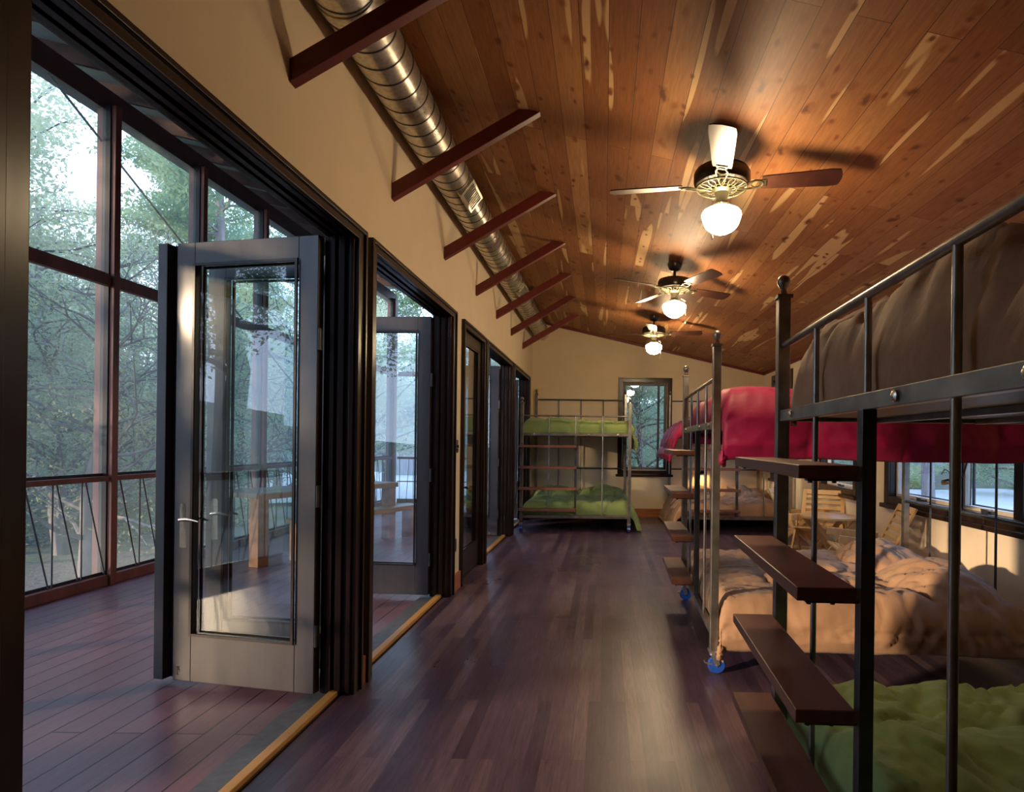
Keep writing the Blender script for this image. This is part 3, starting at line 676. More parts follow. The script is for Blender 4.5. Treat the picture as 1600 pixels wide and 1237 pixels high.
def bedmat(key):
    (x, y), rz = BUNKS[key]; return (x, y, 0.0), rz
def mattress(key, z, label, group='mattresses on the bunks'):
    loc, rz = bedmat(key)
    mb = MB(); n = 8
    o = MB().box(0.04, W-0.04, 0.05, LB-0.05, z, z+0.13).build('mattress', 'mattress', None, bevel=0.03, loc=loc, rot=(0, 0, rz))
    tag(o, label, 'mattress', group)
def duvet(key, z, mat, label, seed, drape=(0.1, 0.1, 0.05, 0.1), thick=0.07, quilt=0.34, wr=0.012, pillow_bump=None, flare=(0.0, 0.0), step=0.018):
    """drape = lengths hanging on u0 side, u1 side, v0(front) side, v1(head) side"""
    loc, rz = bedmat(key)
    d0, d1, df, dh = drape
    U0 = -0.02 if d0 > 0.13 else 0.03; U1 = W+0.02 if d1 > 0.13 else W-0.03; V0, V1 = 0.032, LB-0.06
    nu = int((U1-U0+d0+d1)/step); nv = int((V1-V0+df+dh)/step)
    vs = []; fs = []; rad = 0.065; so = seed*13.7
    def fold(s, lo, hi, f0, f1):
        if s < lo+rad: e = lo+rad-s; sg = -1; b = lo+rad; fl = f0
        elif s > hi-rad: e = s-(hi-rad); sg = 1; b = hi-rad; fl = f1
        else: return s, 0.0
        a = min(e/rad, PI/2-0.35*min(fl, 1)); ex = max(0, e-rad*a)
        return b+sg*(rad*math.sin(a)+ex*math.cos(a)), rad*(1-math.cos(a))+ex*math.sin(a)
    for i in range(nu+1):
        for j in range(nv+1):
            s = U0-d0+(U1-U0+d0+d1)*i/nu; t = V0-df+(V1-V0+df+dh)*j/nv
            u, du_ = fold(s, U0, U1, *flare); v, dv = fold(t, V0, V1, 0, 0)
            n1 = noise.noise(Vector((s*2.0+so, t*2.0, so))); n0 = noise.noise(Vector((s*0.9+so, t*0.9, so+5)))
            sw = s+0.035*noise.noise(Vector((s*2.4, t*2.4, so+1))); tw = t+0.035*noise.noise(Vector((s*2.4, t*2.4, so+8)))
            qs = abs(math.sin(PI*sw/quilt)); qt = abs(math.sin(PI*tw/quilt))
            puff = (qs**0.38)*(qt**0.38)
            h = thick*(0.45+0.55*puff)+wr*(n1*1.4+n0*2.0)
            # gathered creases running off the seams, and long folds
            ang = 0.9*n0+so; ca, sa = math.cos(ang), math.sin(ang)
            a1 = s*ca+t*sa; b1 = -s*sa+t*ca
            cr = abs(noise.noise(Vector((a1*13+so+2*n1, b1*3.2, 3.1+so)))); h -= wr*1.1*max(0, 1-cr*5.5)*(1.3-puff*0.5)
            cr = abs(noise.noise(Vector((a1*4.5+so, b1*1.6+n1, 7.7+so)))); h += wr*1.3*max(0, 1-cr*3.5)
            h += wr*0.35*noise.noise(Vector((s*26, t*26, so)))
            if pillow_bump:
                for (pu, pv, ru, rv, ph) in pillow_bump:
                    e = (abs((s-pu)/ru))**2.6+(abs((t-pv)/rv))**2.6
                    if e < 1: h += ph*(1-e)**0.7
            edge = min(i, nu-i, j, nv-j); h *= min(1, 0.3+edge*0.14)
            drop = max(du_, dv)+0.35*min(du_, dv)
            nx = -1 if s < U0+rad*0.6 else (1 if s > U1-rad*0.6 else 0)
            ny = -1 if t < V0+rad*0.6 else (1 if t > V1-rad*0.6 else 0)
            a = min(drop/rad, 1.0)
            ou = u+nx*h*a*(1 if du_ >= dv else 0.2)*0.9
            ov = v+ny*h*a*(1 if dv > du_ else 0.2)*(0.8 if ny > 0 else 0.10)
            zz = z+h*(1-a)-drop+0.018*noise.noise(Vector((s*2.5+so, t*2.5, 9)))*a
            vs.append((ou, ov, max(zz, 0.03)))
    for i in range(nu):
        for j in range(nv):
            a = i*(nv+1)+j; fs.append((a, a+nv+1, a+nv+2, a+1))
    o = MB().add(vs, fs).build('duvet', mat, None, loc=loc, rot=(0, 0, rz))
    o.data.polygons.foreach_set('use_smooth', [True]*len(o.data.polygons))
    sm = o.modifiers.new('thickness', 'SOLIDIFY'); sm.thickness = 0.020; sm.offset = -1
    tag(o, label, 'duvet', 'duvets on the bunks'); return o
for key, nm in (('near', 'nearest bunk'), ('red', 'middle bunk'), ('green', 'bunk at the end wall'), ('corner', 'bunk in the far corner')):
    mattress(key, 0.238, 'thin mattress on the lower bed of the %s, under its duvet' % nm)
    mattress(key, 1.443, 'thin mattress on the upper bed of the %s, under its duvet' % nm)
PB = [(0.42, 1.47, 0.40, 0.30, 0.13), (1.16, 1.47, 0.40, 0.30, 0.14)]
duvet('near', 0.375, 'green', 'green duvet on the lower bed of the nearest bunk', 1, (0.22, 0.2, 0.13, 0.05), wr=0.022, quilt=0.4)
duvet('near', 1.585, 'tan', 'tan duvet heaped on the upper bed of the nearest bunk', 2, (0.12, 0.1, 0.12, 0.05), thick=0.11, wr=0.042, quilt=0.7, pillow_bump=[(0.95, 0.75, 1.0, 1.0, 0.10)])
duvet('red', 0.375, 'tan', 'tan duvet spread over the lower bed of the middle bunk', 3, (0.18, 0.21, 0.13, 0.02), wr=0.016, thick=0.075, quilt=0.42, pillow_bump=PB)
duvet('red', 1.56, 'red', 'crimson duvet spilling off the upper bed of the middle bunk', 4, (0.22, 0.30, 0.10, 0.05), thick=0.10, wr=0.009, quilt=0.52)
duvet('green', 0.375, 'green', 'green duvet on the lower bed at the end wall, touching the floor', 5, (0.12, 0.46, 0.10, 0.05), thick=0.075, wr=0.014, pillow_bump=PB, flare=(0, 0.9))
duvet('green', 1.58, 'green', 'green duvet on the upper bed at the end wall', 6, (0.125, 0.34, 0.11, 0.05), thick=0.075, wr=0.014, flare=(0, 0.6))
duvet('corner', 0.375, 'tan', 'tan duvet lit by the lamp on the far corner lower bed', 7, (0.46, 0.12, 0.10, 0.05), thick=0.08, wr=0.016, pillow_bump=PB, flare=(1.6, 0))
duvet('corner', 1.58, 'red', 'crimson duvet hanging off the upper bed in the far corner', 8, (0.52, 0.12, 0.11, 0.05), thick=0.10, wr=0.012, flare=(1.6, 0))

def clip_lamp(loc, d, label, lit):
    l = empty('clip_lamp', loc, 0, label, 'lamp')
    d = Vector(d).normalized(); base = Vector((0, 0, 0)); arm = base+Vector((0.0, -0.05, 0.03))
    mb = MB(); mb.box(-0.016, 0.016, -0.03, 0.012, -0.014, 0.014); mb.build('clamp', 'blackplastic', l, bevel=0.002)
    MB().tube([base, base+Vector((0, -0.04, 0.035)), base+Vector((0, -0.10, -0.01))], 0.005, 8).build('arm', 'chrome', l, smooth=True)
    hp = base+Vector((0, -0.10, -0.01)); q = Vector((0, 0, -1)).rotation_difference(d).to_matrix().to_4x4()
    mb = MB(); pr = [(0.016, 0.03), (0.02, 0.0), (0.032, -0.03), (0.055, -0.065), (0.064, -0.075), (0.060, -0.073), (0.030, -0.03), (0.017, -0.005), (0.010, 0.0)]
    mb.lathe(pr, 20, c=hp, mat=q); mb.build('lamp_shade', 'blackplastic', l, smooth=True)
    if lit:
        mb = MB(); mb.lathe([(0.008, -0.015), (0.022, -0.03), (0.028, -0.048), (0.022, -0.064), (0.006, -0.07)], 14, c=hp, mat=q); tag(mb.build('bulb', 'bulb', l, smooth=True), 'glowing bulb')
    return l
cx, cy = BUNKS['corner'][0]
clip_lamp((cx+0.56, cy+LB-0.035, 0.87), (0.15, -0.1, -1), 'black clip lamp shining on the far corner lower bed', True)
# cord lamp hung on the middle bunk's headboard
(rx, ry), rr = BUNKS['red']
Rm = Matrix.Translation((rx, ry, 0)) @ Matrix.Rotation(rr, 4, 'Z')
pb = Rm @ Vector((W/2, LB-0.04, 1.10))
l = empty('clip_lamp', pb, 0, 'small metal clip lamp with a looping cord on the middle headboard', 'lamp')
MB().box(-0.02, 0.02, -0.025, 0.025, -0.02, 0.02).build('clamp', 'steel_dark', l, bevel=0.003)
MB().lathe([(0.016, -0.05), (0.02, -0.04), (0.02, 0.03), (0.012, 0.04)], 14, mat=Matrix.Rotation(math.radians(80), 4, 'X'), c=(-0.02, 0.06, -0.03)).build('lamp_head', 'chrome', l, smooth=True)
pts = [(-0.02, 0.10*math.cos(t)*-1+0.0, 0.02+0.06*math.sin(t)) for t in [0.2+0.25*k for k in range(11)]]
MB().tube([(-0.02, 0.0, 0.0), (-0.03, 0.03, 0.05), (-0.03, 0.07, 0.06), (-0.03, 0.11, 0.02)], 0.004, 8).build('arm', 'chrome', l, smooth=True)
MB().tube([(-0.02, 0.02, -0.03), (-0.03, -0.06, -0.035), (-0.03, -0.14, 0.02), (-0.03, -0.19, 0.12), (-0.03, -0.17, 0.24), (-0.02, -0.10, 0.33)], 0.006, 8).build('cord', 'steel_dark', l, smooth=True)

# ------------------------------------------------------------------ folding chairs + table
def make_chair(loc, rz, label):
    c = empty('folding_chair', loc, rz, label, 'folding chair', 'beech folding chairs by the cream wall')
    # local: faces -Y (seat front toward -Y), x width
    w = 0.28
    for s in (-1, 1):
        x0, x1 = (w-0.022, w) if s > 0 else (-w, -w+0.022)
        def plank(nm, p0, p1, wd, c=c, x0=x0, x1=x1):
            MB().beam(((x0+x1)/2, p0[0], p0[1]), ((x0+x1)/2, p1[0], p1[1]), 0.022, wd, up=(1, 0, 0) if False else (0, 0.3, 1)).build(nm, 'pine', c, bevel=0.004)
        plank('leg', (-0.30, 0.02), (0.16, 0.46), 0.05)
        x0 -= s*0.024; x1 -= s*0.024
        plank('leg', (0.36, 0.02), (-0.12, 0.47), 0.05)
        x0 += s*0.048; x1 += s*0.048
        plank('armrest', (-0.28, 0.50), (0.18, 0.46), 0.07)
        x0 -= s*0.024; x1 -= s*0.024
        plank('foot_rail', (-0.32, 0.02), (0.36, 0.02), 0.035)
    def slatted(nm, y0, z0, y1, z1, n, wd=0.24):
        d = Vector((0, y1-y0, z1-z0)); ln = d.length; d.normalize(); up = Vector((1, 0, 0)).cross(d)
        m = Matrix((Vector((1, 0, 0)), d, up)).transposed().to_4x4(); m.translation = Vector((0, y0, z0))
        mb = MB(); mb.box(-wd, -wd+0.045, 0, ln, -0.009, 0.009, m); mb.box(wd-0.045, wd, 0, ln, -0.009, 0.009, m)
        mb.box(-wd+0.045, wd-0.045, 0, 0.05, -0.009, 0.009, m); mb.box(-wd+0.045, wd-0.045, ln-0.06, ln, -0.009, 0.009, m)
        pitch = (ln-0.11)/n
        for k in range(n): y = 0.05+pitch*(k+0.28); mb.box(-wd+0.045, wd-0.045, y, y+pitch*0.55, -0.006, 0.006, m)
        mb.build(nm, 'pine', c, bevel=0.002)
    slatted('seat', -0.28, 0.40, 0.16, 0.30, 6)
    slatted('backrest', 0.13, 0.31, 0.36, 0.78, 6)
    return c
make_chair((2.43, 7.2, 0), math.radians(62), 'folding beech chair on the far side of the folding table')
make_chair((2.48, 6.75, 0), math.radians(-28), 'folding beech chair with its slatted back under the single window')
make_chair((2.38, 5.35, 0), math.radians(-100), 'folding beech chair with its back leaning at the wide window')
t = empty('folding_table', (2.36, 6.15, 0), 0, 'small round beech folding table between the folding chairs', 'table')
MB().lathe([(0.28, 0.56), (0.292, 0.565), (0.292, 0.583), (0.28, 0.588)], 36).build('tabletop', 'pine', t, smooth=True)
for s in (-1, 1):
    MB().beam((-0.24, s*0.16, 0.02), (0.22, s*0.16, 0.555), 0.022, 0.05, up=(0, 0, 1)).build('leg', 'pine', t, bevel=0.004)
    MB().beam((0.24, s*0.13, 0.02), (-0.22, s*0.13, 0.555), 0.022, 0.05, up=(0, 0, 1)).build('leg', 'pine', t, bevel=0.004)
MB().beam((-0.14, -0.14, 0.145), (-0.14, 0.14, 0.145), 0.03, 0.02).build('stretcher', 'pine', t)
MB().beam((0.14, -0.12, 0.145), (0.14, 0.12, 0.145), 0.03, 0.02).build('stretcher', 'pine', t)
# twig on floor
tag(MB().tube([(-0.97, 3.42, 0.006), (-0.975, 3.47, 0.007), (-0.968, 3.52, 0.006)], 0.004, 6).build('twig', 'blackplastic'), 'small black curved twig lying on the floor near the pier', 'twig')

# ------------------------------------------------------------------ porch
XP = -4.45; DZ = -0.012
struct(box('floor_porch', 'deck', XP-0.12, XL-WT+0.002, YN, 12.6, DZ-0.08, DZ), 'red brown timber deck of the screened porch', 'deck')
zb = ceil_z(XP)
tag(box('porch_beam', 'rafter', XP-0.20, XP-0.06, YN, 12.7, zb+0.06, zb+0.26), 'long purple brown eaves beam above the porch screens', 'beam', kind='structure')
rys = [0.3+0.585*k for k in range(21)]
for i, y in enumerate(rys):
    mb = MB(); xa, xb = XL-WT-3.8, XL-WT; mb.add([(xa, y-0.02, ceil_z(xa)+0.26), (xb, y-0.02, ceil_z(xb)+0.26), (xb, y+0.02, ceil_z(xb)+0.26), (xa, y+0.02, ceil_z(xa)+0.26), (xa, y-0.02, ceil_z(xa)+0.399), (xb, y-0.02, ceil_z(xb)+0.399), (xb, y+0.02, ceil_z(xb)+0.399), (xa, y+0.02, ceil_z(xa)+0.399)],
        [(0, 3, 2, 1), (4, 5, 6, 7), (0, 1, 5, 4), (2, 3, 7, 6), (1, 2, 6, 5), (0, 4, 7, 3)])
    tag(mb.build('porch_rafter', 'rafter'), 'timber rafter under the metal porch roof', 'rafter', 'rafters under the porch roof', 'structure')
struct(box('wall_upper_outside', 'rafter', XL-WT-0.02, XL-WT-0.002, YN, YE, ZT+0.04, ceil_z(XL-WT)+0.25), 'dark boarded outside face of the wall above the porch doors', 'wall')
struct(box('wall_porch_added', 'rafter', XP-0.1, XL-WT-0.03, -1.3, -1.2, DZ-0.06, 3.80), 'unseen dark boarded wall added to keep sky out of the door glass', 'wall')  # unseen wall, added so the glass and jambs reflect dark instead of sky
PY = [0.62, 1.80, 2.97, 4.14, 5.30, 6.46, 7.65, 8.83, 10.0, 11.2, 12.4]
PNAME = {3: 'screen post beyond the left edge of the nearest opening', 4: 'thick red brown screen post standing alone at the left of the nearest opening', 5: 'second red brown screen post, just left of the open glazed leaf', 6: 'third screen post, seen above and through the open glazed leaf', 7: 'fourth screen post, seen through the open leaf near its right stile', 8: 'fifth screen post, seen at the top right corner of the nearest opening', 9: 'screen post seen through the second doorway, next to the corner post', 10: 'corner post at the far end of the porch'}
def railz(): return 0.945
for i, y in enumerate(PY):
    o = empty('porch_post', (XP, y, DZ), 0, PNAME.get(i, 'near screen post beside the camera end of the deck'), 'post', 'porch screen posts')
    wd = 0.045 if i < 10 else 0.10
    box('post_core', 'porch_dark', -0.055, 0.010, -wd, wd, 0, zb+0.10, o)
    box('post_face', 'porch_wood', 0.010, 0.05, -wd*0.72, wd*0.72, 0, zb+0.10, o, 0.003)
    box('post_back', 'porch_wood', -0.11, -0.055, -wd, wd, 0, zb+0.10, o, 0.003)
BN = ['nearest', 'second', 'third', 'fourth', 'fifth', 'sixth', 'seventh', 'eighth', 'ninth', 'farthest']
for i in range(len(PY)-1):
    ya, yb = PY[i]+0.046, PY[i+1]-(0.046 if i < 9 else 0.10)
    o = empty('screen_bay', (XP, 0, DZ), 0, '%s insect screen bay with rod railing along the deck side' % BN[i], 'screen', 'screen bays of the porch')
    for z, h, nm in ((2.72, 0.10, 'mid_rail'), (0.955, 0.045, 'handrail'), (0.05, 0.09, 'bottom_rail')):
        box(nm, 'porch_wood', -0.02, 0.035, ya, yb, z-h/2, z+h/2, o, 0.003)
        box(nm.replace('rail', 'batten'), 'porch_dark', -0.035, -0.02, ya, yb, z+h/2-0.008, z+h/2+0.025, o)
    mb = MB(); mb.add([(-0.03, ya, 0.09), (-0.03, yb, 0.09), (-0.03, yb, zb+0.05), (-0.03, ya, zb+0.05)], [(0, 1, 2, 3)])
    tag(mb.build('screen_mesh', 'screen', o), 'hazy insect mesh')
    n = 4; stp = (yb-ya)/n
    for k in range(n):
        y0 = ya+stp*(k+0.12)
        MB().tube([(0.005, y0, 0.09), (0.005, y0, 0.935)], 0.006, 6).build('railing_rod', 'rod', o)
        MB().tube([(0.005, y0+0.035, 0.93), (0.005, y0+stp-0.03, 0.095)], 0.006, 6).build('railing_rod', 'rod', o)
# end screen of porch
YP = 12.4
o = empty('screen_bay', (0, YP, DZ), 0, 'insect screen bay closing the far end of the porch', 'screen', 'screen bays of the porch')
for z, h, nm in ((2.72, 0.10, 'mid_rail'), (0.955, 0.045, 'handrail'), (0.05, 0.09, 'bottom_rail'), (0.46, 0.02, 'wire_rail')):
    box(nm, 'porch_wood', XP+0.1, XL-WT, -0.02, 0.03, z-h/2, z+h/2, o, 0.003)
for x in (XP+1.0, XP+2.0): box('stud', 'porch_wood', x-0.04, x+0.04, -0.04, 0.04, 0.0, ceil_z(x)+0.05, o, 0.003)
for k in range(20):
    x = XP+0.15+k*0.145
    if x < XL-WT-0.1: MB().tube([(x, 0.0, 0.09), (x+(0.05 if k % 2 else 0), 0, 0.935)], 0.006, 6).build('railing_rod', 'rod', o)
mb = MB(); mb.add([(XP, 0, 0.09), (XL-WT, 0, 0.09), (XL-WT, 0, ceil_z(XL)), (XP, 0, ceil_z(XP))], [(0, 1, 2, 3)]); tag(mb.build('screen_mesh', 'screen', o), 'hazy insect mesh')
tag(MB().tube([(XP-0.07, 4.75, 4.24), (XP-0.07, 10.0, 1.30)], 0.010, 8).build('brace_cable', 'steel_dark'), 'thin black brace cable running diagonally across the porch screens', 'cable')
tag(MB().tube([(XP-0.07, 4.2, 2.9), (XP-0.07, 4.6, 4.2)], 0.008, 8).build('brace_cable', 'steel_dark'), 'short black brace cable beside the nearest porch post', 'cable')

# picnic table and bench
def slab_table(nm, p0, p1, width, h, th, legw, label, cat, side):
    p0 = Vector((*p0, 0)); p1 = Vector((*p1, 0)); d = p1-p0; ln = d.length; an = math.atan2(d.y, d.x)-PI/2
    t = empty(nm, (p0.x, p0.y, DZ), an, label, cat)
    x0, x1 = (-width, 0) if side < 0 else (0, width)
    mb = MB(); nb = 5 if width > 0.5 else 2; bw = width/nb
    for k in range(nb): mb.box(x0+bw*k+0.002, x0+bw*(k+1)-0.002, 0, ln, h-th, h)
    mb.build('tabletop' if width > 0.5 else 'seat', 'picnic_top', t, bevel=0.004)
    box('edge_board', 'picnic', x1-0.001, x1+0.02, 0.0, ln, h-th-0.02, h-0.003, t, 0.003)
    for y in (0.02, ln-0.02-legw):
        for (xa, xb) in ([(x0+0.01, x0+0.01+legw), (x1-legw-0.01, x1-0.005)] if width > 0.5 else [(x0+0.04, x1-0.03)]):
            mb = MB(); mb.box(xa, xb, y, y+legw, 0.0, h-th-0.001); mb.build('leg', 'picnic', t, bevel=0.005)
    return t
slab_table('picnic_table', (-3.54, 6.02), (-2.81, 8.02), 0.70, 0.76, 0.045, 0.125, 'timber picnic table with slab legs on the deck, seen through the open leaf', 'table', -1)
slab_table('bench', (-3.26, 6.35), (-2.55, 8.2), 0.23, 0.45, 0.04, 0.13, 'low timber bench drawn up to the picnic table on the deck', 'bench', -1)

# ------------------------------------------------------------------ outdoors
def gz(x, y):
    d = math.hypot(x-1, y-8)
    return -0.55+0.08*noise.noise(Vector((x*0.3, y*0.3, 0)))+0.16*max(0, d-27)
gx = np.linspace(-60, 60, 60); gy = np.linspace(-25, 80, 50)
mb = MB(); vs = []; fs = []
for yy in gy:
    for xx in gx:
        vs.append((xx, yy, gz(xx, yy)))
for j in range(len(gy)-1):
    for i in range(len(gx)-1):
        a0 = j*len(gx)+i; fs.append((a0, a0+1, a0+1+len(gx), a0+len(gx)))
mb.add(vs, fs); g = mb.build('woodland_ground', 'ground', smooth=True); tag(g, 'leaf litter and grass ground of the wood around the building', 'ground', kind='structure')
mb = MB()
def blob(cx, cy, rx, ry, z, n=28):
    vs = [(cx, cy, z)]+[(cx+rx*math.cos(2*PI*k/n)*(1+0.12*math.sin(3*k)), cy+ry*math.sin(2*PI*k/n)*(1+0.1*math.cos(5*k)), z) for k in range(n)]
    mb.add(vs, [(0, k+1, (k+1) % n+1) for k in range(n)])
blob(-10, 27, 7.5, 12, -0.44); blob(14, 12, 6.5, 13, -0.43)
tag(mb.build('gravel_drive', 'gravel'), 'pale gravel drive beyond the porch and the window wall', 'gravel', kind='structure')
f = empty('board_fence', (-9.7, 29.5, -0.5), 0, 'weathered vertical board fence seen through the second doorway', 'fence')
for k in range(14): MB().box(k*0.17-1.2, k*0.17-1.04, 0, 0.03, 0, 2.15).build('board', 'fence', f)
MB().box(-1.2, 1.18, 0.03, 0.08, 1.5, 1.6).build('fence_rail', 'fence', f)

def leaf_mesh(centers, radii, n, size, name, mat, flat=0.6):
    centers = np.array(centers); radii = np.array(radii)
    w = radii**2; w = w/w.sum(); idx = rng.choice(len(centers), n, p=w)
    d = rng.normal(size=(n, 3)); d /= np.linalg.norm(d, axis=1)[:, None]
    rad = radii[idx]*(rng.random(n)**0.45)
    d[:, 2] *= flat
    P = centers[idx]+d*rad[:, None]
    a = rng.normal(size=(n, 3)); a /= np.linalg.norm(a, axis=1)[:, None]
    b = rng.normal(size=(n, 3)); b = np.cross(a, b); b /= np.linalg.norm(b, axis=1)[:, None]
    s = size*(0.6+0.8*rng.random(n))[:, None]
    v = np.stack([P-a*s, P-b*s*0.45, P+a*s, P+b*s*0.45], axis=1).reshape(-1, 3)
    me = bpy.data.meshes.new(name); me.vertices.add(4*n); me.vertices.foreach_set('co', v.ravel())
    me.loops.add(4*n); me.loops.foreach_set('vertex_index', np.arange(4*n))
    me.polygons.add(n); me.polygons.foreach_set('loop_start', np.arange(0, 4*n, 4)); me.update(calc_edges=True)
    me.materials.append(M[mat]); return me
def tree_proto(kind, seed, H):
    rnd = random.Random(seed); mb = MB(); cs = []; rs = []
    top = Vector((rnd.uniform(-.4, .4), rnd.uniform(-.4, .4), H))
    nseg = 8; tr = [Vector((0, 0, -0.2))]
    for k in range(1, nseg+1):
        t = k/nseg; tr.append(Vector((top.x*t+rnd.uniform(-.08, .08), top.y*t+rnd.uniform(-.08, .08), H*t*0.95)))
    r0 = 0.14 if kind != 'pine' else 0.19
    mb.tube(tr, [r0*(1-0.85*k/nseg) for k in range(nseg+1)], 9)
    nb = {'cedar': 34, 'oak': 24, 'pine': 20, 'bare': 46}[kind]
    for b in range(nb):
        t = rnd.uniform({'cedar': 0.08, 'oak': 0.22, 'pine': 0.55, 'bare': 0.10}[kind], 0.97)
        i = min(int(t*nseg), nseg-1); p = tr[i].lerp(tr[i+1], t*nseg-i)
        an = rnd.uniform(0, 2*PI)
        ln = {'cedar': (1-t)*H*0.34+0.5, 'oak': H*0.30*math.sin(PI*min(1, t*0.9+0.1))+0.5, 'pine': H*0.16, 'bare': H*0.42*(1.1-t)+0.4}[kind]*rnd.uniform(0.7, 1.2)
        up = {'cedar': 0.15, 'oak': 0.6, 'pine': 0.25, 'bare': 0.45}[kind]*rnd.uniform(0.4, 1.4)
        pts = [p]; dv = Vector((math.cos(an), math.sin(an), up)).normalized()
        for q in range(5):
            dv = (dv+Vector((rnd.uniform(-.25, .25), rnd.uniform(-.25, .25), rnd.uniform(-.2, .25)))).normalized()
            pts.append(pts[-1]+dv*ln/5)
        rb = 0.045*(1-t*0.5)
        mb.tube(pts, [rb*(1-0.17*q) for q in range(6)], 5, False)
        for q in (2, 3, 4, 5):
            cs.append(tuple(pts[q]+Vector((0, 0, 0.1)))); rs.append(ln*0.2+0.22)
            # side twigs
            d2 = (dv+Vector((rnd.uniform(-1, 1), rnd.uniform(-1, 1), rnd.uniform(-.3, .6)))).normalized(); e = pts[q]+d2*ln*0.35
            mb.tube([pts[q], pts[q].lerp(e, 0.5)+Vector((0, 0, 0.04)), e], [rb*0.45, rb*0.3, rb*0.15], 4, False)
            cs.append(tuple(e)); rs.append(ln*0.13+0.16)
    nl = {'cedar': 46000, 'oak': 34000, 'pine': 20000, 'bare': 9000}[kind]
    fm = leaf_mesh(cs, rs, nl, {'cedar': 0.034, 'oak': 0.036, 'pine': 0.05, 'bare': 0.032}[kind], 'foliage', 'fol_'+(kind if kind != 'bare' else 'oak'))
    me_o = mb.build('trunk', 'bark' if kind != 'oak' else 'twigbark', None, smooth=True)
    tm = me_o.data; bpy.data.objects.remove(me_o)
    return tm, fm
PROT = {('cedar', 0): tree_proto('cedar', 1, 5.6), ('cedar', 1): tree_proto('cedar', 2, 6.6), ('oak', 0): tree_proto('oak', 3, 7.0), ('oak', 1): tree_proto('oak', 4, 6.2), ('pine', 0): tree_proto('pine', 5, 10.5), ('bare', 0): tree_proto('bare', 6, 5.5), ('bare', 1): tree_proto('bare', 8, 6.5)}
LBL = {'cedar': 'dense blue green cedar tree', 'oak': 'pale green loose leaved oak tree', 'pine': 'tall bare trunked pine tree', 'bare': 'grey branchy tree with few leaves'}
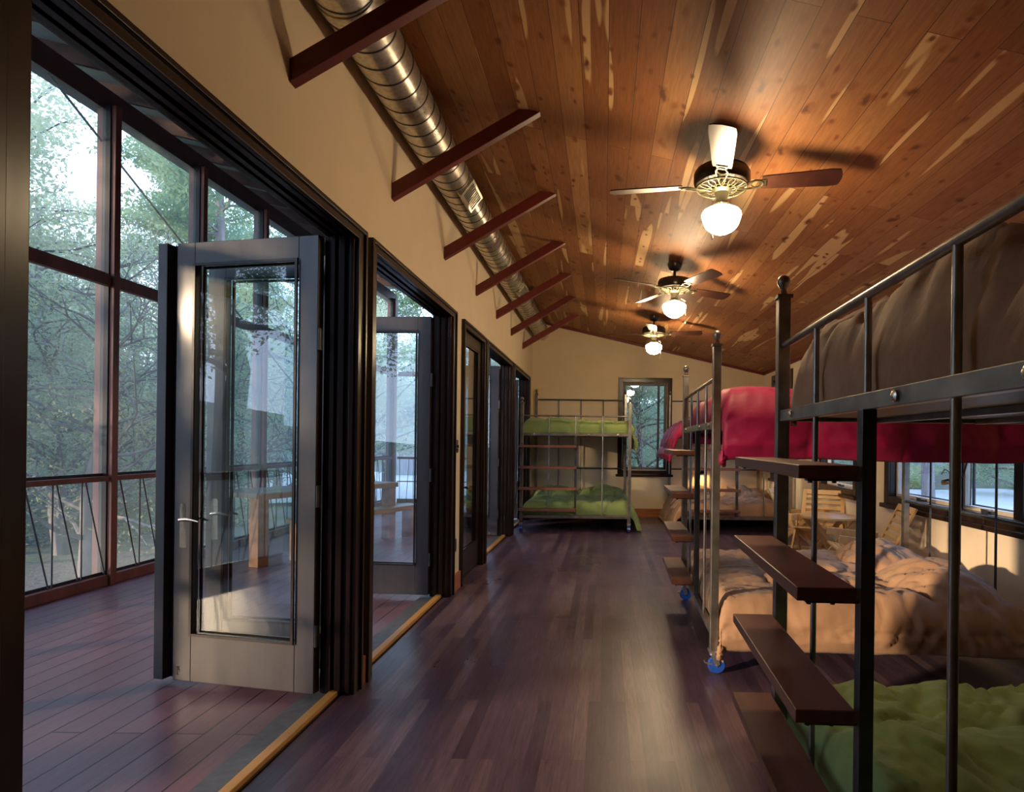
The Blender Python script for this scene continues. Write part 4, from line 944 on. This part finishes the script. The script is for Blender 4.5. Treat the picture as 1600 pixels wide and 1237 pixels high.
TREES = [
 ('bare', 0, -7.0, 8.0, 0.85, 0.4), ('bare', 1, -8.6, 9.4, 0.9, 2.0), ('bare', 0, -7.4, 10.6, 0.9, 4.2), ('bare', 1, -9.8, 12.6, 1.0, 5.5), ('bare', 0, -11.0, 9.6, 1.0, 1.2), ('bare', 1, -7.2, 14.0, 1.0, 3.0), ('bare', 0, 0.9, 13.5, 0.8, 3.0),
 ('oak', 0, -7.6, 6.6, 0.9, 0.3), ('cedar', 0, -9.3, 9.3, 0.95, 1.2), ('pine', 0, -8.3, 12.4, 1.0, 0), ('cedar', 1, -11.5, 11.0, 0.9, 2.1), ('oak', 1, -10.4, 7.4, 0.85, 2.9),
 ('cedar', 0, -13.0, 14.5, 1.1, 0.5), ('cedar', 1, -15.5, 12.5, 0.95, 3.0), ('oak', 1, -9.6, 15.5, 1.0, 4.0), ('pine', 0, -12.0, 17.5, 1.1, 1.5), ('cedar', 1, -10.8, 19.5, 1.1, 4.4),
 ('cedar', 0, -16.5, 17.5, 1.25, 5.0), ('oak', 0, -19.0, 21.0, 1.25, 0.2), ('cedar', 1, -21.5, 17.0, 0.95, 0.9), ('cedar', 0, -14.5, 24.0, 1.2, 2.4), ('pine', 0, -17.5, 27.0, 1.2, 2.0),
 ('cedar', 1, -20.0, 30.0, 1.35, 3.3), ('oak', 1, -24.0, 26.0, 1.3, 1.0), ('cedar', 0, -12.5, 38.0, 1.3, 3.9), ('cedar', 1, -8.0, 40.0, 1.3, 1.1), ('oak', 0, -4.0, 38.0, 1.2, 5.2),
 ('cedar', 1, -16.0, 40.0, 1.4, 2.2), ('oak', 1, -6.5, 16.5, 0.9, 0.7), ('cedar', 1, -18.0, 14.0, 0.9, 2.2), ('pine', 0, -7.3, 20.0, 1.0, 3.5), ('oak', 0, -13.8, 9.6, 0.75, 5.5),
 # unseen wood behind the camera's left, placed and sized to dapple the sun
 ('oak', 0, -11.0, -3.4, 2.0, 0.3), ('pine', 0, -14.5, -2.0, 1.1, 1.3), ('oak', 1, -12.0, 2.2, 2.0, 2.3), ('pine', 0, -16.0, -6.5, 1.0, 3.3), ('pine', 0, -15.5, 1.5, 0.95, 4.3),
 # far back rows
 ('cedar', 1, -27.0, 12.0, 1.5, 0.2), ('cedar', 0, -26.5, 16.5, 1.6, 1.2), ('cedar', 1, -28.5, 21.0, 1.6, 2.2), ('cedar', 0, -28.0, 27.0, 1.7, 3.2), ('cedar', 1, -26.0, 33.0, 1.7, 4.2), ('cedar', 0, -22.0, 36.5, 1.7, 5.2), ('cedar', 1, -19.0, 45.0, 1.7, 0.7), ('cedar', 0, -13.0, 47.0, 1.8, 1.7), ('cedar', 1, -7.0, 48.0, 1.8, 2.7), ('cedar', 0, -24.0, 9.5, 1.2, 3.7),
 ('cedar', 1, 29.0, 24.0, 1.6, 4.7), ('cedar', 0, 28.0, 18.0, 1.5, 0.7), ('cedar', 1, 20.0, 31.0, 1.5, 1.7), ('cedar', 0, 14.0, 32.0, 1.5, 2.7), ('cedar', 1, 26.0, 13.0, 1.4, 3.7),
 ('cedar', 1, -1.5, 30.0, 1.4, 0.3), ('cedar', 0, 4.5, 30.0, 1.5, 1.3),
 # behind the end wall
 ('cedar', 0, 0.6, 15.5, 0.95, 0.4), ('oak', 1, 2.0, 18.0, 1.0, 1.4), ('cedar', 1, -0.8, 22.0, 1.1, 2.4), ('cedar', 0, 3.2, 22.5, 1.1, 3.4), ('oak', 0, 1.2, 26.0, 1.2, 4.4),
 # beyond the window wall
 ('cedar', 0, 15.0, 21.0, 1.1, 0.8), ('cedar', 1, 19.0, 16.0, 1.1, 1.8), ('oak', 1, 18.0, 25.0, 1.1, 2.8), ('cedar', 0, 22.5, 22.0, 1.3, 3.8), ('oak', 0, 12.0, 26.0, 1.2, 4.8), ('cedar', 1, 25.0, 28.0, 1.4, 0.1), ('pine', 0, 13.5, 17.0, 1.0, 0.6), ('cedar', 1, 9.5, 25.5, 1.0, 5.1), ('pine', 0, 8.2, 14.8, 0.9, 0.6), ('cedar', 0, 21.5, 11.0, 1.1, 2.6),
]
def where(x, y):
    if x > 7: return 'beyond the gravel outside the window wall'
    if x > -3: return 'behind the end wall window'
    if y > 33: return 'far past the gravel drive'
    if y > 18: return 'deep in the wood beyond the porch'
    if y < 4.5: return 'out of view, filtering the sun near the porch'
    if x > -10.5: return 'close outside the porch screens'
    return 'in the middle of the wood beyond the porch'
for (k, v, x, y, s, r) in TREES:
    tm, fm = PROT[(k, v)]
    t = empty({'bare': 'branchy_tree'}.get(k, k+'_tree'), (x, y, gz(x, y)), r, '%s %s' % (LBL[k], where(x, y)), 'tree', '%s %s' % ({'bare': 'branchy trees'}.get(k, k+'s'), where(x, y)))
    t.scale = (s, s, s)
    for nm, me in (('trunk', tm), ('foliage', fm)):
        o = bpy.data.objects.new(nm, me); C.objects.link(o); o.parent = t
# undergrowth shrubs
cs = []; rs = []
for k in range(26): cs.append((random.uniform(-.7, .7), random.uniform(-.7, .7), random.uniform(.1, .9))); rs.append(random.uniform(.2, .45))
shr = leaf_mesh(cs, rs, 5000, 0.035, 'foliage', 'fol_oak')
shr2 = leaf_mesh(cs, rs, 5000, 0.04, 'foliage', 'fol_cedar')
for k in range(30):
    if k < 22: x = -random.uniform(8.5, 22); y = random.uniform(8, 26)
    else: x = random.uniform(10.5, 22); y = random.uniform(22, 30)
    if k < 22 and -17 < x < -4 and 16 < y < 39: y = random.uniform(8, 14)
    o = bpy.data.objects.new('undergrowth_shrub', shr if k % 2 else shr2); C.objects.link(o)
    o.location = (x, y, gz(x, y)+0.03); o.scale = (random.uniform(1, 1.8),)*2+(random.uniform(.7, 1.3),); o.rotation_euler = (0, 0, random.uniform(0, 6))
    tag(o, 'low leafy undergrowth shrub %s' % where(x, y), 'shrub', 'shrubs %s' % where(x, y))

# ------------------------------------------------------------------ light
sun = bpy.data.lights.new('sun', 'SUN'); sun.energy = 5.0; sun.angle = math.radians(1.2); sun.color = (1.0, 0.74, 0.48)
so = bpy.data.objects.new('sun', sun); C.objects.link(so)
sd = Vector((0.84, 0.54, -0.165)).normalized(); so.rotation_euler = sd.to_track_quat('-Z', 'Y').to_euler(); so.location = (-8, -5, 4)
wd = bpy.data.worlds.new('World'); bpy.context.scene.world = wd; wd.use_nodes = True
nt = wd.node_tree; nt.nodes.clear()
out = nt.nodes.new('ShaderNodeOutputWorld'); bg = nt.nodes.new('ShaderNodeBackground')
tc = nt.nodes.new('ShaderNodeTexCoord'); sp = nt.nodes.new('ShaderNodeSeparateXYZ'); L(nt, tc.outputs['Generated'], sp.inputs[0])
skyc = ramp(nt, sp.outputs[2], [(0.0, (0.60, 0.72, 0.95)), (0.35, (0.48, 0.64, 1.0)), (1.0, (0.28, 0.46, 1.0))])
bg.inputs[1].default_value = 5.0
L(nt, skyc, bg.inputs[0]); L(nt, bg.outputs[0], out.inputs[0])

# ------------------------------------------------------------------ camera
cam = bpy.data.cameras.new('camera'); co = bpy.data.objects.new('camera', cam); C.objects.link(co)
cam.sensor_fit = 'HORIZONTAL'; cam.sensor_width = 36; cam.lens = 920/1600*36
cam.shift_x = -(944-800)/1600; cam.shift_y = (691-618.5)/1600
cam.clip_start = 0.02; cam.clip_end = 300
co.matrix_world = Matrix.Translation((0, 0, CAMH)) @ Matrix.Rotation(PI/2, 4, 'X') @ Matrix.Rotation(math.radians(0.7), 4, 'Z')
sc = bpy.context.scene; sc.camera = co
sc.view_settings.view_transform = 'Standard'; sc.view_settings.look = 'None'; sc.view_settings.gamma = 1
sc.view_settings.use_curve_mapping = False; sc.view_settings.exposure = 0.0
sc.cycles.transparent_max_bounces = 24
